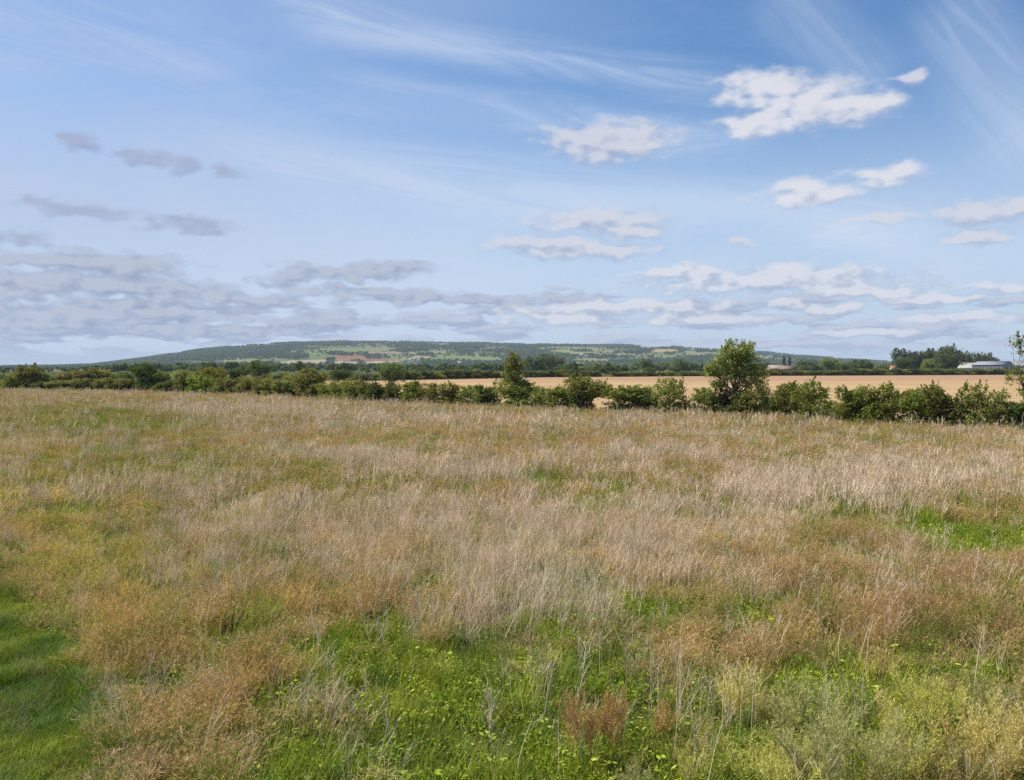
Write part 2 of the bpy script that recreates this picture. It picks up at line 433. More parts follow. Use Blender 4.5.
# ------------------------------------------------------------------ land
def gn_scatter(name, P, rot, scl, pid, tint, protos, kind='stuff'):
    """One object that scatters many copies of a few small plants: points carry turn, size, sort and tint."""
    me = bpy.data.meshes.new(name); n = len(P)
    me.vertices.add(n); me.vertices.foreach_set('co', np.asarray(P, np.float32).ravel())
    def attr(nm, typ, key, arr):
        a = me.attributes.new(nm, typ, 'POINT'); a.data.foreach_set(key, np.ascontiguousarray(arr).ravel())
    attr('turn', 'FLOAT_VECTOR', 'vector', np.asarray(rot, np.float32))
    s3 = np.asarray(scl, np.float32)
    if s3.ndim == 1: s3 = np.repeat(s3[:, None], 3, 1)
    attr('size', 'FLOAT_VECTOR', 'vector', s3)
    attr('sort', 'INT', 'value', np.asarray(pid, np.int32))
    t4 = np.concatenate([np.asarray(tint, np.float32), np.ones((n, 1), np.float32)], 1)
    attr('tint', 'FLOAT_COLOR', 'color', t4)
    o = link(name, me)
    ng = bpy.data.node_groups.new(name + '_scatter', 'GeometryNodeTree')
    ng.interface.new_socket('Geometry', in_out='INPUT', socket_type='NodeSocketGeometry')
    ng.interface.new_socket('Geometry', in_out='OUTPUT', socket_type='NodeSocketGeometry')
    gi = ng.nodes.new('NodeGroupInput'); go = ng.nodes.new('NodeGroupOutput'); jn = ng.nodes.new('GeometryNodeJoinGeometry')
    def named(nm, dt):
        x = ng.nodes.new('GeometryNodeInputNamedAttribute'); x.data_type = dt; x.inputs[0].default_value = nm
        return x.outputs[0]
    turn, size, sort = named('turn', 'FLOAT_VECTOR'), named('size', 'FLOAT_VECTOR'), named('sort', 'INT')
    for k, me_k in enumerate(protos):
        po = bpy.data.objects.new(name + '_plant', me_k)
        oi = ng.nodes.new('GeometryNodeObjectInfo'); oi.inputs[0].default_value = po; oi.inputs['As Instance'].default_value = False
        cmp_ = ng.nodes.new('FunctionNodeCompare'); cmp_.data_type = 'INT'; cmp_.operation = 'EQUAL'
        ng.links.new(sort, cmp_.inputs[2]); cmp_.inputs[3].default_value = k
        ip = ng.nodes.new('GeometryNodeInstanceOnPoints')
        ng.links.new(gi.outputs[0], ip.inputs['Points']); ng.links.new(cmp_.outputs[0], ip.inputs['Selection'])
        ng.links.new(oi.outputs['Geometry'], ip.inputs['Instance'])
        ng.links.new(turn, ip.inputs['Rotation']); ng.links.new(size, ip.inputs['Scale'])
        ng.links.new(ip.outputs[0], jn.inputs[0])
    ng.links.new(jn.outputs[0], go.inputs[0])
    md = o.modifiers.new('scatter', 'NODES'); md.node_group = ng
    tag(o, kind=kind)
    return o

# line of the near hedge: picture column -> distance, read off the foot of the hedge
_hx = np.array([-260, 0, 130, 256, 370, 512, 640, 735, 860, 1024, 1300.])
_hy = np.array([382.5, 388, 389.5, 393, 399, 404, 408, 411, 418, 424, 438.])
def hedge_y(px):
    y = np.interp(px, _hx, _hy)
    return (CAM_H - 0.6) * F / (y - HROW)
def on_hedge(px, back=0.0):
    Y = hedge_y(px) + back
    return np.array([(px - 512) / F * Y, Y, 0.0])
def col_of(x, y): return 512 + F * np.asarray(x) / np.asarray(y)

FAR_EDGE = 345.0        # far side of the stubble field

def flat_sheet(name, pts, z, mat, label=None):
    me = bpy.data.meshes.new(name)
    me.from_pydata([(x, y, z) for x, y in pts], [], [tuple(range(len(pts)))]); me.materials.append(mat)
    return tag(link(name, me), kind='structure')

def mat_ground():
    m, nt = new_mat('farmland'); k = NT(nt)
    tc = k.n('ShaderNodeTexCoord'); P = tc.outputs['Object']
    v = k.n('ShaderNodeTexVoronoi', feature='F1'); k.put(v.inputs['Vector'], k.vm('MULTIPLY', P, (.006, .0035, 1))); v.inputs['Scale'].default_value = 1.0
    sp = k.n('ShaderNodeSeparateColor'); k.put(sp.inputs[0], v.outputs['Color'])
    c = k.ramp(sp.outputs[0], [(0, (.06, .075, .025)), (.35, (.09, .1, .034)), (.6, (.17, .15, .065)), (.85, (.08, .095, .03))])
    f, _ = k.noise(P, .4, 4)
    c = k.mix(1.0, c, k.ramp(f, [(.3, (.75, .75, .75)), (.7, (1.1, 1.1, 1.1))]), 'MULTIPLY')
    b = k.n('ShaderNodeBsdfDiffuse'); k.put(b.inputs[0], c)
    o = k.n('ShaderNodeOutputMaterial'); k.put(o.inputs[0], b.outputs[0])
    return m

def mat_stubble():
    m, nt = new_mat('ripe_stubble'); k = NT(nt)
    tc = k.n('ShaderNodeTexCoord'); P = tc.outputs['Object']
    r = k.n('ShaderNodeVectorRotate', rotation_type='Z_AXIS'); k.put(r.inputs['Vector'], P); r.inputs['Angle'].default_value = R(38)
    a, _ = k.noise(k.vm('MULTIPLY', r.outputs[0], (.03, .6, 1)), 1.0, 5, .65)
    b_, _ = k.noise(k.vm('MULTIPLY', P, (.012, .02, 1)), 1.0, 4, .6)
    n3, _ = k.noise(P, 3.0, 3, .7)
    c = k.ramp(a, [(.3, (.33, .22, .115)), (.5, (.46, .325, .175)), (.72, (.56, .42, .245))])
    c = k.mix(k.ss(.35, .7, b_), c, k.mix(1.0, c, (.86, .78, .74, 1), 'MULTIPLY'))
    sr = k.n('ShaderNodeSeparateXYZ'); k.put(sr.inputs[0], r.outputs[0])
    fr = k.math('FRACT', k.math('MULTIPLY', sr.outputs[1], 1 / 18.0))
    fr2 = k.math('FRACT', k.math('MULTIPLY_ADD', sr.outputs[1], 1 / 18.0, .9))
    tram = k.math('MAXIMUM', k.ss(.03, .015, k.math('ABSOLUTE', k.math('SUBTRACT', fr, .5))), k.ss(.03, .015, k.math('ABSOLUTE', k.math('SUBTRACT', fr2, .5))))
    c = k.mix(k.math('MULTIPLY', tram, .35), c, (.3, .24, .12, 1))
    sx = k.n('ShaderNodeSeparateXYZ'); k.put(sx.inputs[0], P)
    far = k.ss(235, 320, k.math('ADD', sx.outputs[1], k.math('MULTIPLY', b_, 40)))     # the part still rough and weedy
    c = k.mix(k.math('MULTIPLY', far, .75), c, (.36, .215, .14, 1))
    c = k.mix(1.0, c, k.ramp(n3, [(.25, (.7, .68, .66)), (.75, (1.12, 1.12, 1.12))]), 'MULTIPLY')
    d = k.n('ShaderNodeBsdfDiffuse'); k.put(d.inputs[0], c)
    o = k.n('ShaderNodeOutputMaterial'); k.put(o.inputs[0], d.outputs[0])
    return m

def mat_meadow_soil():
    m, nt = new_mat('thatch'); k = NT(nt)
    tc = k.n('ShaderNodeTexCoord'); P = tc.outputs['Object']
    a, _ = k.noise(P, .5, 5, .6); b_, _ = k.noise(P, 9.0, 4, .65)
    c = k.ramp(a, [(.3, (.05, .075, .015)), (.5, (.085, .095, .026)), (.7, (.13, .115, .045))])
    c = k.mix(1.0, c, k.ramp(b_, [(.25, (.45, .45, .45)), (.7, (1.2, 1.15, 1.1))]), 'MULTIPLY')
    d = k.n('ShaderNodeBsdfDiffuse'); k.put(d.inputs[0], c)
    o = k.n('ShaderNodeOutputMaterial'); k.put(o.inputs[0], d.outputs[0])
    return m

flat_sheet('ground', [(-12400, -380), (12400, -380), (12400, 12400), (-12400, 12400)], -0.03, mat_ground())
_edge = [tuple(on_hedge(p, 1.0)[:2]) for p in np.linspace(-200, 1300, 40)]
flat_sheet('meadow_soil', [(-200, 150), (-200, -60), (60, -60), (60, 40)] + [(x, y) for x, y in reversed(_edge)], 0.0, mat_meadow_soil())
_e2 = [tuple(on_hedge(p, 1.3)[:2]) for p in np.linspace(275, 1300, 30)]
flat_sheet('stubble_field', [(x, y) for x, y in _e2] + [(90, 42), (330, 330)] + [((p - 512) / F * CAM_H * F / (r - HROW), CAM_H * F / (r - HROW)) for p, r in ((1150, 374.2), (1024, 374.8), (850, 375.6), (700, 376.2), (540, 377.4), (450, 379.2), (370, 380.8), (280, 381.2))], 0.004, mat_stubble())

# ---- the long hill
_kx = np.array([-2500, -900, -300, -60, 0, 60, 95, 150, 200, 250, 300, 350, 420, 480, 540, 600, 650, 700, 760, 800, 850, 900, 960, 1050, 1400, 3000.])
_ky = np.array([369, 369, 368.5, 368, 367.5, 366.8, 365.2, 358, 350.5, 346, 343.2, 342.6, 343, 344.4, 345, 346, 347.4, 349, 352.5, 356.5, 360.5, 363.5, 365.5, 367.4, 368.5, 369.])
Y_FOOT, Y_TOP = 2500.0, 5200.0
def hill_z(x, y):
    x = np.asarray(x, float); y = np.asarray(y, float)
    px = col_of(x, np.maximum(y, 800))
    py = np.interp(px, _kx, _ky)
    H = CAM_H + (HROW - py) / F * Y_TOP
    t = np.clip((y - Y_FOOT) / (Y_TOP - Y_FOOT), 0, 1.6)
    s = np.where(t < 1, 1 - (1 - np.minimum(t, 1)) ** 1.55, 1 - (t - 1) ** 2 * 1.2)
    roll = (fbm(x / 620, y / 620, 5, 4) - .5) * 26 * smooth(0, .25, t) * smooth(1.0, .8, t) * np.clip(H / 120, 0, 1)
    return np.maximum(H, 0) * s + roll - 1.0 - 6 * smooth(.05, 0, t)

# patches of farmland on the slope: (column, row, half width, half height, colour)
PATCH = [
    (350, 357.6, 18, 2.3, (.31, .135, .08)), (330, 356.3, 10, 1.8, (.3, .14, .085)), (386, 359.6, 25, 1.0, (.3, .135, .08)),
    (300, 362.4, 28, 2.2, (.42, .32, .22)), (345, 362.6, 14, 1.8, (.42, .33, .24)), (388, 363.0, 26, 2.2, (.43, .34, .25)), (318, 360.9, 10, 1.4, (.42, .32, .22)),
    (322, 356.8, 14, 2.4, (.14, .2, .06)), (300, 352.6, 16, 1.6, (.2, .23, .08)), (322, 351.8, 12, 1.6, (.2, .23, .08)), (400, 357, 22, 2.6, (.19, .22, .09)),
    (360, 349.5, 30, 2.0, (.2, .22, .09)), (385, 352.5, 18, 1.0, (.3, .22, .14)), (450, 357.3, 26, 3.2, (.2, .24, .08)), (480, 359, 20, 3, (.19, .24, .08)), (428, 352.2, 24, 1.0, (.28, .25, .13)), (490, 353.5, 18, 2.4, (.21, .24, .09)),
    (422, 356.6, 10, .9, (.36, .28, .13)), (180, 361.8, 26, 1.3, (.17, .22, .08)), (205, 362.6, 16, 1.1, (.28, .25, .12)), (235, 359.3, 22, 1.8, (.24, .26, .1)), (232, 362.4, 16, 1.0, (.32, .26, .15)), (270, 361, 18, 1.4, (.19, .22, .08)),
    (175, 353.4, 9, 1.5, (.24, .21, .08)), (262, 344.6, 18, .9, (.3, .28, .13)), (240, 345.2, 14, .9, (.2, .2, .08)),
    (575, 351.5, 26, 3.2, (.26, .28, .11)), (556, 348.3, 22, 1.6, (.2, .22, .1)), (585, 360, 26, 1.4, (.24, .26, .1)), (600, 350.0, 30, 2.5, (.2, .22, .1)), (620, 354.5, 24, 1.2, (.3, .27, .15)), (640, 358.5, 30, 1.6, (.22, .23, .11)),
    (664, 350.6, 14, 1.7, (.42, .31, .12)), (690, 351.0, 6, 1.0, (.40, .30, .13)), (655, 346.8, 18, .7, (.4, .3, .16)), (700, 354.2, 26, 2.2, (.27, .25, .12)), (672, 356.2, 18, 1.3, (.16, .23, .07)), (708, 348.8, 18, .9, (.32, .27, .13)),
    (775, 357.6, 24, 1.7, (.3, .28, .15)), (770, 354.6, 16, 1.0, (.3, .29, .17)), (822, 359.6, 12, .8, (.36, .27, .2)), (790, 360.6, 16, 1.0, (.18, .2, .1)),
]
# woods on the slope: (column, row, half width, half height, strength)
WOODS = [
    (170, 357, 60, 6, 1.0), (215, 354, 50, 6, 1.0), (260, 352, 40, 4.5, 1.0), (120, 363, 40, 3, 1.0), (290, 355, 26, 4, .8), (225, 348.5, 40, 1.5, .8), (308, 343.6, 30, .9, .8),
    (330, 344.2, 24, 1.2, 1.0), (278, 346.2, 22, 1.6, .9), (335, 353.2, 10, 1.4, .8), (345, 354.5, 14, .9, .7), (366, 351, 20, .6, .6), (412, 350.6, 18, 1.8, 1.0), (458, 347.0, 34, 1.2, 1.0), (530, 346.8, 24, 1.6, 1.0), (470, 343.8, 26, .9, .9), (505, 352.8, 34, 3.6, 1.0), (545, 354.5, 30, 4.2, 1.0),
    (430, 354.4, 14, 1.3, .9), (440, 361.5, 50, 2.6, 1.0), (400, 363.5, 30, 2, .7), (470, 363, 40, 2.5, 1.0), (560, 359.5, 18, 2.5, .8), (540, 362, 40, 2.5, 1.0), (605, 356.2, 28, 2.2, 1.0), (622, 357.5, 14, 1.6, .9), (590, 357.6, 20, 1.2, .8), (668, 347.0, 16, 1.4, 1.0), (648, 350.6, 10, 2, .8), (630, 352.0, 20, 1.2, .9),
    (680, 353.3, 18, .8, .7), (705, 350.6, 30, 1.2, .8), (715, 357, 30, 1.8, 1.0), (600, 345.4, 60, .45, .9), (760, 353.8, 30, 1.6, 1.0), (800, 357.4, 40, 1.5, 1.0), (850, 361, 50, 1.4, 1.0), (750, 361, 60, 1.6, .9), (660, 361.5, 60, 1.8, .8), (330, 359.6, 20, .8, .6), (360, 361.2, 20, .6, .7), (290, 364.5, 60, 1.2, .8), (200, 364.6, 80, 1.0, .9), (30, 366, 70, 1.6, 1.0), (900, 364.5, 60, 1.8, .9), (390, 344.5, 40, .7, .45),
]
def ell_val(px, py, items, soft=1.0):
    out = np.zeros(len(px))
    for it in items:
        d = np.sqrt(((px - it[0]) / it[2]) ** 2 + ((py - it[1]) / it[3]) ** 2)
        out = np.maximum(out, np.clip((1.12 - d) * 2.2, 0, 1) * it[4])
    return out

def build_hill():
    rng = np.random.default_rng(11)
    cols = np.concatenate([np.linspace(-2200, -80, 60), np.linspace(-75, 1099, 520), np.linspace(1105, 2900, 60)])
    ts = np.concatenate([np.linspace(-.03, 1.0, 150), np.linspace(1.02, 1.5, 12)])
    Ys = Y_FOOT + ts * (Y_TOP - Y_FOOT)
    PX, YY = np.meshgrid(cols, Ys); XX = (PX - 512) / F * YY
    ZZ = hill_z(XX, YY)
    V = np.stack([XX, YY, ZZ], -1).reshape(-1, 3)
    nx, ny = len(cols), len(Ys)
    i = np.arange(nx * (ny - 1)).reshape(ny - 1, nx)[:, :-1].ravel()
    g = Geo(); g.add(V, np.stack([i, i + 1, i + 1 + nx, i + nx], 1))
    m, nt = new_mat('hill_fields'); k = NT(nt)
    at = k.n('ShaderNodeAttribute', attribute_name='field'); tc = k.n('ShaderNodeTexCoord')
    f, _ = k.noise(tc.outputs['Object'], .02, 6, .65)
    c = k.mix(1.0, at.outputs['Color'], k.ramp(f, [(.3, (.78, .78, .78)), (.7, (1.12, 1.12, 1.12))]), 'MULTIPLY')
    b = k.n('ShaderNodeBsdfDiffuse'); k.put(b.inputs[0], c)
    o = k.n('ShaderNodeOutputMaterial'); k.put(o.inputs[0], b.outputs[0])
    me = g.mesh('hill', m, True)
    # which field each spot belongs to: irregular cells with crisp edges, some of them named in PATCH
    sx, sy = seen_from_lookout(V)
    jx = (fbm(V[:, 0] / 260, V[:, 1] / 420, 3, 3) - .5) * 16; jy = (fbm(V[:, 0] / 300, V[:, 1] / 300, 9, 3) - .5) * 1.6
    n = 2000
    sd_px = rng.uniform(-300, 1350, n); sd_t = rng.uniform(0, 1.2, n)
    sdY = Y_FOOT + sd_t * (Y_TOP - Y_FOOT); sdX = (sd_px - 512) / F * sdY
    pal = np.array([(.075, .095, .035), (.105, .12, .045), (.09, .105, .045), (.125, .13, .06), (.06, .085, .03), (.115, .115, .06), (.17, .155, .085)])
    colr = pal[rng.integers(0, len(pal), n)] * rng.uniform(.9, 1.5, (n, 1))
    C = np.zeros((len(V), 3)); wx, wy = V[:, 0] + jx * 3, (V[:, 1] + jy * 40)
    cell = np.zeros(len(V), int); edge = np.zeros(len(V))
    for s in range(0, len(V), 4000):
        d = ((wx[s:s + 4000, None] - sdX) / 1.35) ** 2 + (wy[s:s + 4000, None] - sdY) ** 2
        o2 = np.partition(d, 1, 1)[:, :2]; cell[s:s + 4000] = d.argmin(1)
        edge[s:s + 4000] = np.sqrt(o2[:, 1]) - np.sqrt(o2[:, 0])
    C = colr[cell]
    for (cx, cy_, rx, ry, cc) in PATCH:
        q = np.abs((sx + jx * .3 - cx) / rx) ** 3 + np.abs((sy + jy * .3 - cy_) / ry) ** 3
        C[q < 1] = np.array(cc) * .78
    wood = ell_val(sx + jx * .5, sy + jy * .4, WOODS)
    C[wood > .6] = (.07, .09, .03)
    ca = me.color_attributes.new('field', 'FLOAT_COLOR', 'POINT')
    ca.data.foreach_set('color', np.concatenate([C, np.ones((len(C), 1))], 1).astype(np.float32).ravel())
    tag(link('hill', me), kind='structure')
    return sdX, sdY

def ico_tree(rng, mat, squash=1.0):
    """A far tree: one lumpy crown of leaf-clump facets, 1 m high, with a short trunk."""
    lob = [(0, 0, .58, .36, .36, .40)] + [(rng.normal(0, .2), rng.normal(0, .2), .45 + .35 * rng.random(), .22, .22, .2) for _ in range(5)]
    C = ell_clumps(rng, lob, 26, .8)
    g = Geo(); leaves(rng, g, C, .2, .9, .8)
    tube(g, [(0, 0, 0), (0, 0, .35)], [.03, .025], 4)
    return g.mesh('far_tree', mat)

# a few houses on the lower slope: (column, row, turn, label)
HOUSES = [(404, 363.2, 12, 'lowest left house of the pale village houses under the wooded hill'), (411, 361.6, -20, 'pale village house, second from the left under the wooded hill'), (415.5, 360.8, 30, 'highest of the pale village houses under the wooded hill'), (419, 362.2, 5, 'right-hand house of the pale village houses under the wooded hill'),
          (460, 364.8, -8, 'lone white house among trees at the foot of the hill'), (582, 356.6, 18, 'upper house of the hamlet above the block of poplars'), (587, 358.0, -15, 'lower house of the hamlet above the block of poplars')]
def on_hill(px, py):
    Y = np.linspace(Y_FOOT + 20, Y_TOP, 3000); X = (px - 512) / F * Y; Z = hill_z(X, Y)
    r = seen_from_lookout(np.stack([X, Y, Z], 1))[1]
    i = int(np.argmax(r < py)) if (r < py).any() else 0
    return X[i], Y[i], Z[i]
HOUSE_AT = [on_hill(a, b) for a, b, _, _ in HOUSES]
M_FARTREE = blade_material('far_woodland', .12, .3, 0.0)
def build_far_woods(cells):
    rng = np.random.default_rng(21)
    N = 150000
    px = rng.uniform(-60, 1090, N); t = rng.random(N) * 1.04
    Y = Y_FOOT - 60 + t * (Y_TOP - Y_FOOT + 60); X = (px - 512) / F * Y
    Z = hill_z(X, Y); P = np.stack([X, Y, Z], 1)
    sx, sy = seen_from_lookout(P)
    jx = (fbm(X / 260, Y / 420, 3, 3) - .5) * 16; jy = (fbm(X / 300, Y / 300, 9, 3) - .5) * 1.6
    wood = ell_val(sx + jx * .5, sy - .9 + jy * .4, WOODS)
    patch = np.zeros(N, bool); bare = np.zeros(N, bool)
    for (cx, cy_, rx, ry, cc) in PATCH:
        q_ = (np.abs((sx + jx * .3 - cx) / rx) ** 3 + np.abs((sy - .8 + jy * .3 - cy_) / (ry + .5)) ** 3) < .9
        patch |= q_
        if cc[0] > 1.25 * cc[1]: bare |= q_
    # hedgerow trees along the borders of fields
    wx, wy = X + jx * 3, Y + jy * 40
    edge = np.zeros(N)
    for s in range(0, N, 4000):
        d = np.sqrt(((wx[s:s + 4000, None] - cells[0]) / 1.35) ** 2 + (wy[s:s + 4000, None] - cells[1]) ** 2)
        o2 = np.partition(d, 1, 1)[:, :2]; edge[s:s + 4000] = o2[:, 1] - o2[:, 0]
    clump = fbm(X / 130, Y / 130, 77, 3)
    pr = np.where(patch, np.where(edge < 7, .4 * smooth(.45, .52, clump), .001), np.where(wood > .5, .55, np.where(edge < 11, .6 * smooth(.40, .47, clump), .005 * smooth(.4, .7, clump) + .5 * smooth(.585, .62, clump))))
    pr[bare] = .002
    pr *= np.where((sy > 361.5) & (wood < .5) & ~patch, 1.6, 1.0)
    keep = rng.random(N) < pr
    for (hx, hy, hz) in HOUSE_AT: keep &= ~((np.abs(X - hx) < 12) & (Y > hy - 170) & (Y < hy + 12))
    P = P[keep]; n = len(P)
    hgt = rng.uniform(6, 13, n) * np.where(wood[keep] > .5, 1.0, .75)
    S = np.stack([hgt * rng.uniform(.8, 1.3, n), hgt * rng.uniform(.8, 1.3, n), hgt], 1)
    base = np.array([(.075, .105, .03), (.1, .13, .036), (.12, .145, .045), (.085, .11, .045), (.14, .155, .05)])
    tint = base[rng.integers(0, 5, n)] * rng.uniform(.8, 1.35, (n, 1)) * np.array([.95, 1.15, 1.0])
    rot = np.stack([np.zeros(n), np.zeros(n), rng.uniform(0, 6.28, n)], 1)
    gn_scatter('hillside_woodland', P, rot, S, rng.integers(0, 4, n), tint, [ico_tree(rng, M_FARTREE) for _ in range(4)])
    # wooded plain between the fields and the hill foot
    rows = []
    for k in range(46):
        Yr = 640 * (2500 / 640) ** (k / 45); m = int(95 * (Yr / 760) ** .4)
        p = rng.uniform(-60, 1090, m); yr = Yr * rng.uniform(.97, 1.03, m) + (fbm(p / 200, np.full(m, k * 3.1), 6) - .5) * 200
        den = smooth(.36, .56, fbm(p / 90 + k * 7.3, np.full(m, k * 1.7), 31))
        lo = np.where((p > 40) & (p < 520), 1.0, .85)
        u = rng.random(m) < den * lo
        rows.append(np.stack([(p[u] - 512) / F * yr[u], yr[u]], 1))
    Q = np.concatenate(rows); qx = col_of(Q[:, 0], Q[:, 1]); Q = Q[~((qx > 925) & (Q[:, 1] < 800)) & ~((qx > 766) & (qx < 800) & (Q[:, 1] < 700))]; n = len(Q)
    hh = (4.0 + 7.5 * rng.random(n) ** 1.6) * (.72 + .35 * smooth(800, 1800, Q[:, 1])) * (1 - .5 * smooth(150, 60, col_of(Q[:, 0], Q[:, 1])))
    P = np.stack([Q[:, 0], Q[:, 1], np.full(n, -.1)], 1)
    S = np.stack([hh * rng.uniform(.8, 1.25, n), hh * rng.uniform(.8, 1.25, n), hh], 1)
    tint = base[rng.integers(0, 5, n)] * rng.uniform(1.0, 1.9, (n, 1)) * np.array([1.1, 1.1, .95])
    rot = np.stack([np.zeros(n), np.zeros(n), rng.uniform(0, 6.28, n)], 1)
    pro = []
    for _ in range(5):
        lob = [(rng.normal(0, .18), rng.normal(0, .18), .35 + .4 * rng.random(), .26, .26, .24) for _ in range(7)]
        C = ell_clumps(rng, lob, 300, .6); C = C[C[:, 2] > .02]
        g = Geo(); leaves(rng, g, C, .12, .8, .75); tube(g, [(0, 0, 0), (0, 0, .4)], [.03, .02], 5)
        pro.append(g.mesh('plain_tree', M_FARTREE))
    gn_scatter('distant_woodland', P, rot, S, rng.integers(0, 5, n), tint, pro)

build_far_woods(build_hill())

# ------------------------------------------------------------------ the rough meadow
M_BLADE = blade_material('grass_blades', .28, .5, .02)
M_STALK = blade_material('dry_stalks', .12, .3, .02)

def blade_strip(g, base, direc, L, w, bend, seg=3, tip=.15):
    """n curved tapering strips. base (n,3), direc (n,2) lean direction, L, w, bend arrays."""
    n = len(base)
    t = np.linspace(0, 1, seg + 1)
    side = np.stack([-direc[:, 1], direc[:, 0], np.zeros(n)], 1)
    d3 = np.stack([direc[:, 0], direc[:, 1], np.zeros(n)], 1)
    rows = []
    for q in t:
        out = d3 * (bend * q ** 1.7 * L)[:, None]
        up = np.zeros((n, 3)); up[:, 2] = L * q * (1 - .28 * bend * q)
        c = base + out + up
        ww = (w * (1 - (1 - tip) * q ** 1.5))[:, None] * .5
        rows.append(c - side * ww); rows.append(c + side * ww)
    V = np.stack(rows, 1)                       # n, 2(seg+1), 3
    m = 2 * (seg + 1)
    f = np.concatenate([np.stack([np.arange(n) * m + 2 * i, np.arange(n) * m + 2 * i + 1, np.arange(n) * m + 2 * i + 3, np.arange(n) * m + 2 * i + 2], 1) for i in range(seg)])
    g.add(V.reshape(-1, 3), f)
    return (V[:, -2] + V[:, -1]) * .5, V

def disc(rng, n, r):
    a = rng.random(n) * 2 * math.pi; q = np.sqrt(rng.random(n)) * r
    return np.stack([np.cos(a) * q, np.sin(a) * q, np.zeros(n)], 1)

def lean(rng, n):
    a = rng.random(n) * 2 * math.pi
    return np.stack([np.cos(a), np.sin(a)], 1)

def sliver(rng, g, A, D, w):
    """Thin pointed quads from A along D (n,3)."""
    n = len(A)
    s = np.cross(D, rng.normal(0, 1, (n, 3))); s /= np.linalg.norm(s, axis=1)[:, None] + 1e-9
    V = np.stack([A, A + D * .5 - s * w * .5, A + D, A + D * .5 + s * w * .5], 1).reshape(-1, 3)
    g.add(V, np.arange(4 * n).reshape(n, 4))

def tuft_fine(rng, mat, n=60, r=.22, h=(.35, .6), w=.0045, heads=9, name='fine_grass'):
    """Bent-grass: thin stems ending in airy seed heads, a few blades below."""
    g = Geo()
    L = rng.uniform(h[0], h[1], n); ld = lean(rng, n)
    tip, V = blade_strip(g, disc(rng, n, r), ld, L, np.full(n, w), rng.uniform(.08, .55, n), 3, .5)
    nb = n // 3
    blade_strip(g, disc(rng, nb, r), lean(rng, nb), rng.uniform(.4, .75, nb) * h[0], np.full(nb, w * 1.3), rng.uniform(.3, .9, nb), 2)
    if heads:
        mid = (V[:, -4] + V[:, -3]) * .5
        ax = tip - mid
        q = rng.random((n, heads))
        A = (mid[:, None] + ax[:, None] * (q[..., None] * .8 + .25)).reshape(-1, 3)
        u = ax / np.linalg.norm(ax, axis=1)[:, None]
        D = np.repeat(u, heads, 0) + rng.normal(0, .5, (n * heads, 3))
        D = D / np.linalg.norm(D, axis=1)[:, None] * (L.mean() * .13) * rng.uniform(.5, 1.2, n * heads)[:, None]
        sliver(rng, g, A, D, w * 1.3)
    return g.mesh(name, mat)

def tuft_stalks(rng, mat, n=14, r=.25, h=(.55, .95), w=.005, br=6, name='dead_weed'):
    """Dead weed stems: pale, upright, with thin ascending side twigs."""
    g = Geo()
    L = rng.uniform(h[0], h[1], n); ld = lean(rng, n); b = disc(rng, n, r)
    bend = rng.uniform(.02, .35, n)
    tip, V = blade_strip(g, b, ld, L, np.full(n, w), bend, 3, .45)
    # second strip square to the first, so the stem has body from every side
    blade_strip(g, b, np.stack([-ld[:, 1], ld[:, 0]], 1), L * .98, np.full(n, w), bend * .05, 1, .45) if False else None
    for k in range(br):
        q = rng.uniform(.35, .95, n)
        A = b + np.stack([ld[:, 0] * bend * q ** 1.7 * L, ld[:, 1] * bend * q ** 1.7 * L, L * q * (1 - .28 * bend * q)], 1)
        a = rng.random(n) * 6.283
        D = np.stack([np.cos(a) * .5, np.sin(a) * .5, np.full(n, .9)], 1) * (L * (1.05 - q) * rng.uniform(.45, .9, n))[:, None]
        sliver(rng, g, A, D, w * .8)
        A2 = A + D * .55; D2 = D * .45 + rng.normal(0, .045, (n, 3))
        sliver(rng, g, A2, D2, w * .6)
    return g.mesh(name, mat)

def tuft_leafy(rng, mat, n=60, r=.26, h=(.1, .28), leaf=.055, name='leafy_weed'):
    """Low broad-leaved green plants."""
    g = Geo()
    P = disc(rng, n, r); P[:, 2] = rng.uniform(.15, 1, n) * h[1] * (1 - .5 * (np.hypot(P[:, 0], P[:, 1]) / r) ** 2)
    leaves(rng, g, P, leaf, .9, .42, .35)
    m = n // 4
    blade_strip(g, disc(rng, m, r * .8), lean(rng, m), rng.uniform(h[0], h[1], m) * 1.2, np.full(m, leaf * .18), rng.uniform(.2, .7, m), 2)
    return g.mesh(name, mat)

def tuft_blades(rng, mat, n=70, r=.2, h=(.18, .4), w=.007, bend=(.2, .8), name='green_grass'):
    g = Geo()
    blade_strip(g, disc(rng, n, r), lean(rng, n), rng.uniform(h[0], h[1], n), np.full(n, w), rng.uniform(bend[0], bend[1], n), 3, .1)
    return g.mesh(name, mat)

